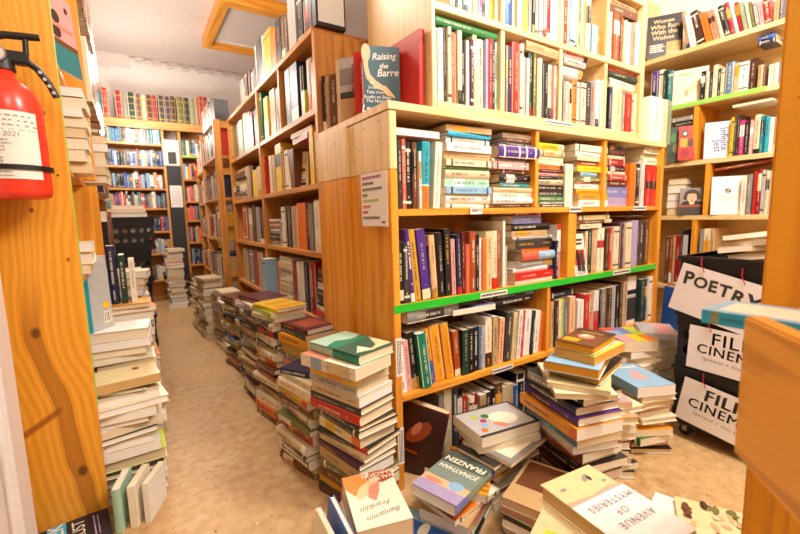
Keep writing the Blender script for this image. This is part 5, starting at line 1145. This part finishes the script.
# the big front pile
BP = 'big front pile'
pile(BP, g, 1.165, .765, -13, 0, [(.16,.23,.032,'charcoal'),(.15,.22,.036,'tan'),(.16,.23,.030,'black'),(.15,.22,.022,'maroon'),(.16,.24,.024,'charcoal'),(.15,.22,.02,'rust'),(.16,.24,.028,'brown',{'dx':-.02,'bands':[(.1,.8,'rust')]}),(.165,.25,.030,'periwinkle',{'dx':-.035,'dyaw':-6,'hard':True,'bands':[(0,1,'silver')]}),
  (.16,.25,.024,'cyan',{'dx':-.04,'dyaw':-3,'bands':[(.02,.4,'steel'),(.5,.95,'skyblue')]}),(.17,.27,.036,'amber',{'dx':-.045,'dyaw':-1,'hard':False,'bands':[(0,.12,'orange')]}),(.16,.25,.026,'purple',{'dx':-.04,'dyaw':-2,'hard':True,'bands':[(.55,.9,'plum')]}),
  (.16,.25,.026,'navy',{'dx':-.035,'hard':True,'bands':[(.2,.7,'charcoal')]}),(.16,.25,.030,'black',{'dx':-.03,'hard':True,'bands':[(.3,.95,'gray')]})], .008, 3)
z = top_of(BP)+.0006
i = 0
for (w, h, t, c, dx, dy, yw, lab, k) in (
  (.17,.25,.016,'cream',-.02,.0,-40,'cream large paperback splayed across the big front pile',{'hard':False}),
  (.17,.25,.016,'sand',.0,-.01,-60,'sandy large paperback, second of the splayed ones on the big front pile',{'hard':False}),
  (.15,.22,.024,'black',.03,-.01,-76,'black book with golden pages low in the jumble on the big front pile',{'hard':True,'page':hx('c99a3e')}),
  (.155,.22,.030,'skyblue',-.005,-.005,-68,'light blue hardback with yellow pages near the top of big front pile',{'hard':True,'page':hx('e0a22c'),'bands':[]}),
  (.125,.20,.026,'lime',.03,-.02,-84,'green and white striped book second from top, big front pile',{'hard':False,'page':hx('e2a54a'),'front':[(rect(.08*i,0,.08*i+.04,1),'ivory') for i in range(12)],'title':False}),
  (.115,.18,.026,'brown',.02,-.012,-79,'small brown and gold book topmost on the big front pile',{'hard':True,'page':hx('dc9c1c'),'spine':'mustard','title':False,'bands':[],'front':[(rect(0,.72,1,1),'chestnut'),(rect(.1,.1,.5,.3),'amber'),(ell(.5,.5,.22,.14),'salmon'),(ell(.45,.55,.1,.07),'ivory'),(rect(.2,.74,.8,.8),'gold')]})):
    single('', g, flat(1.135+dx, .745+dy, z, yw), w, h, t, c, lab, **k); z += t+.0008
# piles to the right of it
pile('pile right behind the big front pile', g, 1.345, .80, -30, 0, [(.15,.22,.028,'black',{'hard':True}),(.15,.22,.022,'charcoal',{'dyaw':12}),(.14,.21,.026,'tan'),(.15,.21,.016,'black',{'dyaw':-10}),(.15,.22,.030,'brown'),(.15,.22,.024,'cream',{'dyaw':10}),(.15,.215,.026,'ivory'),(.14,.2,.022,'steel',{'dyaw':-8}),(.15,.22,.026,'tan'),(.15,.21,.02,'cream',{'dyaw':14}),(.15,.215,.022,'pink',{'dyaw':-6})], .014, 8)
pile('low outer pile by the crates', g, 1.60, .80, -24, 0, [(.15,.21,.022,'black',{'hard':True,'dyaw':-12}),(.15,.21,.018,'crimson',{'hard':True}),(.15,.215,.030,'green',{'dyaw':6}),(.15,.21,.026,'amber'),(.14,.2,.02,'tan',{'dyaw':-10}),(.15,.215,.02,'cream'),(.15,.21,.022,'ivory',{'dyaw':8}),(.15,.215,.018,'salmon'),(.15,.21,.022,'tan',{'dyaw':9}),(.15,.21,.024,'cream')], .012, 6)
z = top_of('low outer pile by the crates')+.0006
single('', g, flat(1.59, .80, z, -24), .155, .225, .038, 'skyblue', 'pale blue book with pink blots topmost on the low outer pile by the crates', hard=False, title=False, bands=[], front=[(ell(.5,.4,.2,.12),'pink'),(ell(.6,.6,.12,.08),'pink'),(rect(.1,.8,.9,.86),'ivory')])
pile('taller pile behind the pale blue book', g, 1.80, .945, -20, 0, [(.15,.22,.04,'charcoal'),(.15,.22,.04,'tan'),(.15,.22,.04,'brown'),(.15,.22,.04,'cream'),(.15,.22,.035,'tan'),(.15,.215,.03,'gray'),(.15,.22,.026,'ivory',{'dyaw':18}),(.15,.21,.03,'cream',{'dyaw':-12}),(.15,.21,.03,'tan')], .01, 6)
z = top_of('taller pile behind the pale blue book')+.0006
single('', g, flat(1.785, .94, z, -32), .15, .21, .045, 'white', 'thick book with rainbow patchwork cover topmost behind the pale blue one', hard=False, title=False, bands=[],
   front=[(rect(0,0,.4,.4),'pink'),(rect(.4,0,.7,.5),'yellow'),(rect(.7,0,1,.4),'orange'),(rect(0,.4,.4,.75),'skyblue'),(rect(.4,.5,.7,1),'periwinkle'),(rect(.7,.4,1,1),'lime'),(rect(0,.75,.4,1),'coral')])
pile('pile in the corner by the wall shelving', g, 2.06, .95, -26, 0, [(.16,.22,.045,c) for c in ('charcoal','tan','brown','gray','cream','tan','ivory')], .012, 8)
z = top_of('pile in the corner by the wall shelving')+.0006
single('', g, flat(2.04, .94, z, -55), .15, .21, .024, 'silver', 'white and pink book lying on the corner pile', hard=False, title=False, bands=[], front=[(rect(.5,.1,.9,.9),'pink')])
pile('pile against the end of the low bookcase', g, 2.36, .98, -10, 0, [(.15,.2,.045,c) for c in ('black','charcoal','brown','tan','black','gray')], .008, 4)
z = top_of('pile against the end of the low bookcase')+.0006
for i, (t, h, c, lab, k) in enumerate(((.030,.22,'blue','blue spine standing on the pile at the end of low bookcase',{}),(.045,.235,'salmon','photo-covered thick spine standing right of the blue one',{'bands':[(.2,.5,'orange'),(.5,.75,'sage')]}),(.025,.24,'plum','dark plum spine leaning right of the photo-covered one',{}))):
    x = 2.33+.045*i; single('', g, upright(x, .93, z, .14, h, t, 'y', 6 if i == 2 else 3, -20), .14, h, t, c, lab, title=False, **({'bands': []} | k))
# pile under the near book, lower edge of the picture
g = 'books nearest the camera'
pile('pile under the nearest book', g, .745, .40, 20, 0, [(.17,.24,.045,c) for c in ('charcoal','tan','cream','brown','ivory')]+[(.16,.24,.03,'black',{'bands':[(.1,.9,'amber')]})], .006, 3)
z = top_of('pile under the nearest book')+.0006
single('', g, flat(.682, .40, z, 22), .15, .22, .018, 'lime', 'yellow-green book jutting left under the nearest book', hard=False, title=False, bands=[], front=[(rect(0,0,1,1),'sand'),(rect(.1,.1,.4,.9),'lime')])
p = [at(x, y, 'z', z+.018+.036) for x, y in ((540.5, 485), (590, 464), (695, 534), (600, 534))]
dirL = (p[2]-p[1]); ya_ = math.degrees(math.atan2(dirL.y, dirL.x)); wv = (p[1]-p[0])
yaw_av = math.degrees(math.atan2(-wv.y, -wv.x)); wA = min(.165, wv.length); mid = (p[0]+p[1])/2
cA = mid+Vector((math.cos(math.radians(yaw_av)), math.sin(math.radians(yaw_av)), 0)).cross(Vector((0, 0, 1)))*-.0
fwdv = Vector((-math.sin(math.radians(yaw_av)), math.cos(math.radians(yaw_av)), 0))
single('', g, flat(cA.x+fwdv.x*.115, cA.y+fwdv.y*.115, z+.0186, yaw_av), wA, .23, .036, hx('e0c28e'), 'sand and white book of mysteries lying nearest the camera', hard=True, title=False, bands=[], page=hx('d9b27a'),
   front=[(rect(0,.36,1,1),hx('f1e6e2')),([(0,.36),(1,.36),(1,.30),(.55,.33),(.2,.30),(0,.34)],hx('b9a48c')),(ell(.35,.13,.09,.03,9,.4),'gray'),(ell(.30,.15,.04,.03,8,1),'charcoal'),(ell(.16,.24,.04,.015),'gray'),(ell(.82,.16,.05,.02),'gray')],
   texts=[('MYSTERIES','front',.46,.46,.023,'gray',0,{'width':wA*.78,'spacing':1.2}),('OF','front',.48,.58,.022,'gray',0,{'spacing':1.3}),('AVENUE','front',.44,.70,.024,'gray',0,{'width':wA*.62,'spacing':1.2})])
single('', g, flat(.585, .60, .001, 30), .13, .19, .03, 'cream', 'cream book low on the floor behind the yellow-green one', hard=False) if False else None
single('', g, T(.640, .565, z-.06) @ RZ(25), .10, .19, .012, 'white', 'white card-covered booklet behind the yellow-green book', hard=False, title=False, bands=[]) if False else None
pile('low pile before the near post', g, 1.08, .37, -60, 0, [(.16,.23,.04,'gray'),(.16,.23,.04,'ivory'),(.16,.23,.035,'red')], .008, 5)
z = top_of('low pile before the near post')+.0006
single('', g, flat(1.06, .40, z, -75), .16, .22, .012, 'white', 'white book with a grey-blue edge strip low before the near post', hard=False, title=False, bands=[], front=[(rect(.86,0,1,1),'steel'),(rect(0,0,.86,1),'white')])
single('', g, flat(1.09, .345, z+.0128, -62), .15, .21, .014, 'ivory', 'book with a brown swirling pattern lying low before the near post', hard=False, title=False, bands=[],
   front=[(rect(0,.22,1,1),'sand'),(rect(0,0,1,.22),'silver')]+[(ell(R.uniform(.1,.9), R.uniform(.28,.95), R.uniform(.04,.09), R.uniform(.03,.06), 9, R.uniform(0, 3)), R.choice(['brown','chestnut','tan','olive','beige'])) for _ in range(34)])
# ------------------------------------------------------------------ paper notice on the end panel
nt_ = empty('paper_notice', (PX-.001, 1.2, .97), 'white paper notice with coloured marker lines on the bookcase end panel', 'notice')
a, b_ = at(361, 175, 'x', PX-.013), at(387, 170, 'x', PX-.013); zt = a.z; zb = at(361, 226, 'x', PX-.013).z
NB = basis((PX-.0135, (a.y+b_.y)/2, (zt+zb)/2), (0, -1, 0), (0, 0, 1)); nw, nh = abs(a.y-b_.y), zt-zb
MB().box((-nw/2, -nh/2, 0), (nw/2, nh/2, .0008), NB).obj('sheet', M_LABEL, nt_)
r = random.Random(5)
for k, (c, l) in enumerate((('magenta',.8),('plum',.5),('olive',.8),('bottle',.2),('lime',.7),('coral',.35),('red',.2),('charcoal',.72))):
    q = MB(); x = -nw*.44; y = nh*(.42-.108*k)
    while x < -nw*.44+nw*.9*l:
        s = r.uniform(.004, .007); q.box((x, y-.006, .0008), (x+s*.5, y+.004, .0014), NB); q.box((x, y-.001, .0008), (x+s, y+.001, .0014), NB); x += s+.0022
    q.obj('lettering', ink(c), nt_)
q = MB(); q.box((nw*.28, -nh*.44, .0008), (nw*.40, -nh*.41, .0014), NB); q.obj('lettering', ink('charcoal'), nt_)
# ------------------------------------------------------------------ fire extinguisher on the left end panel
ex = empty('fire_extinguisher', (-.235, 1.40, .95), 'red fire extinguisher with black lever hanging on the left end panel', 'fire extinguisher')
ec = (-.2365, 1.405); r0 = .068
zb_, zt_ = .965, 1.262
MB().lathe([(0, 0), (r0*.80, 0), (r0*.95, .006), (r0, .02), (r0, .205), (r0*.985, .225), (r0*.90, .25), (r0*.74, .272), (r0*.5, .288), (r0*.34, .294), (r0*.31, .318), (0, .318)], (ec[0], ec[1], zb_), 40).obj('cylinder', M_RED, ex)
zn = zb_+.315
nk = MB(); nk.tube([(ec[0], ec[1], zn-.004), (ec[0], ec[1], zn+.03)], [.026, .022], 18); nk.box((ec[0]-.035, ec[1]-.013, zn+.014), (ec[0]+.052, ec[1]+.013, zn+.044), None, 0, .004); nk.obj('valve_body', M_BLACK, ex)
gp = basis((ec[0]-.004, ec[1]-.028, zn+.029), (1, 0, 0), (0, 0, 1)); gm = MB(); gm.tube([(ec[0]-.004, ec[1]-.013, zn+.029), (ec[0]-.004, ec[1]-.030, zn+.029)], .020, 20); gm.obj('pressure_gauge', M_STEEL, ex)
MB().tube([(ec[0]-.004, ec[1]-.0301, zn+.029), (ec[0]-.004, ec[1]-.0308, zn+.029)], .0165, 20).obj('gauge_face', plain('gauge_dial', hx('d8c9c0'), .3), ex)
lv = MB(); P3 = [(-.030, .040), (-.022, .066), (.01, .080), (.045, .083), (.078, .086)]
for (ax_, az_), (bx_, bz_) in zip(P3, P3[1:]):
    pass
lv.tube([(ec[0]+x, ec[1], zn+z) for x, z in P3], [.008, .008, .009, .009, .008], 8); lv.obj('lever', M_BLACK, ex)
pn = MB(); pn.tube([(ec[0]+.048, ec[1], zn+.04), (ec[0]+.05, ec[1], zn+.082)], .006, 8); pn.obj('safety_pin', M_BLACK, ex)
hd = MB(); hd.tube([(ec[0]+.040, ec[1], zn+.030), (ec[0]+.066, ec[1], zn+.010), (ec[0]+.086, ec[1], zn-.024), (ec[0]+.098, ec[1], zn-.055)], [.008, .008, .008, .008], 8); hd.obj('carry_handle', M_BLACK, ex)
for k in range(4): MB().tube([(ec[0]+.072+.0075*k, ec[1]-.0108, zn-.000-.0155*k), (ec[0]+.072+.0075*k, ec[1]-.0092, zn-.000-.0155*k)], .0042, 10).obj('grip_hole', ink('silver'), ex)
def wrap(name, a0, a1, za, zb, rr, mat, parent=ex, n=14, th=.0006):
    m = MB(); vs = []; fs = []
    for i in range(n+1):
        a = math.radians(a0+(a1-a0)*i/n)
        for q in (rr, rr+th):
            for z in (za, zb): vs.append((ec[0]+q*math.cos(a), ec[1]+q*math.sin(a), z))
    for i in range(n):
        o = i*4; p = o+4; fs += [(o+2, p+2, p+3, o+3), (o, o+1, p+1, p), (o+1, o+3, p+3, p+1), (o, p, p+2, o+2)]
    m.add(vs, fs, 0, False); return m.obj(name, mat, parent)
wrap('maker_label', -165, -35, zb_+.10, zb_+.205, r0, M_LABEL)
wrap('strap', -200, 20, zb_+.068, zb_+.080, r0+.0042, M_BLACK, n=24, th=.002)
r = random.Random(8)
for k in range(7):
    a = -118
    while a < -40:
        d = r.uniform(3, 9); wrap('lettering', a, a+d, zb_+.192-.011*k, zb_+.195-.011*k, r0+.0008, ink('gray'), ex, 2) if k < 4 else None; a += d+r.uniform(2, 9)
# inspection card tucked under the strap
tg = empty('inspection_card', (ec[0]+.01, ec[1]-r0-.004, 1.05), 'white inspection card with months in handwriting on the extinguisher', 'card')
def bent(body, size, x, z, color, **k):
    me = text_mesh(body, size, **k); me.materials.append(ink(color)); rr = r0+.0030
    for v in me.vertices:
        a = -math.pi/2+(x+v.co.x)/rr; v.co = Vector((ec[0]+rr*math.cos(a), ec[1]+rr*math.sin(a), z+v.co.y))
    link('lettering', me, tg)
wrap('sheet', -118, -36, zb_+.046, zb_+.160, r0+.0014, M_LABEL, tg, 16)
bent('2021', .016, .012, zb_+.150, 'gray', shear=.2)
for k, s in enumerate(('January', 'February', 'March', 'April', 'May', 'June', 'July', 'August', 'September', 'October', 'November')):
    me_w = .0042*len(s); bent(s, .011, -.024+me_w/2, zb_+.137-.0083*k, 'charcoal', shear=.2, width=me_w)
# ------------------------------------------------------------------ black crates down the aisle
g = 'black crates down the aisle'
for lab, x0, x1, y0, z in (('lowest black crate of the stack down the aisle', -.135, .075, 3.42, 0), ('second black crate from the floor down the aisle', -.145, .07, 3.42, .235), ('third black crate from the floor down the aisle', -.165, .085, 3.47, .47), ('topmost black crate of the stack down the aisle', -.185, .12, 3.50, .705)):
    crate(lab, x0, x1, y0, y0+.32, z, .2345, 6, 2, g)
g = 'books in the far crates'
for z in (.012, .247, .482, .717):
    x = -.125
    while x < .04:
        t = R.uniform(.02, .035); b = book(upright(x+t/2, 3.535, z, .15, .185, t), .15, .185, t, R.choice(['white','ivory','cream','silver']), 'crate', g, idx=1, side='left'); b['count'] = 9; b['nb'] = (None, None); x += t+.001
pile('books lying across the topmost far crate', g, -.03, 3.66, -90, .9405, [(.15,.24,.03,'chestnut'),(.15,.24,.024,'pink'),(.14,.2,.03,'tan')])
LIMIT = 310
finish_books(LIMIT)
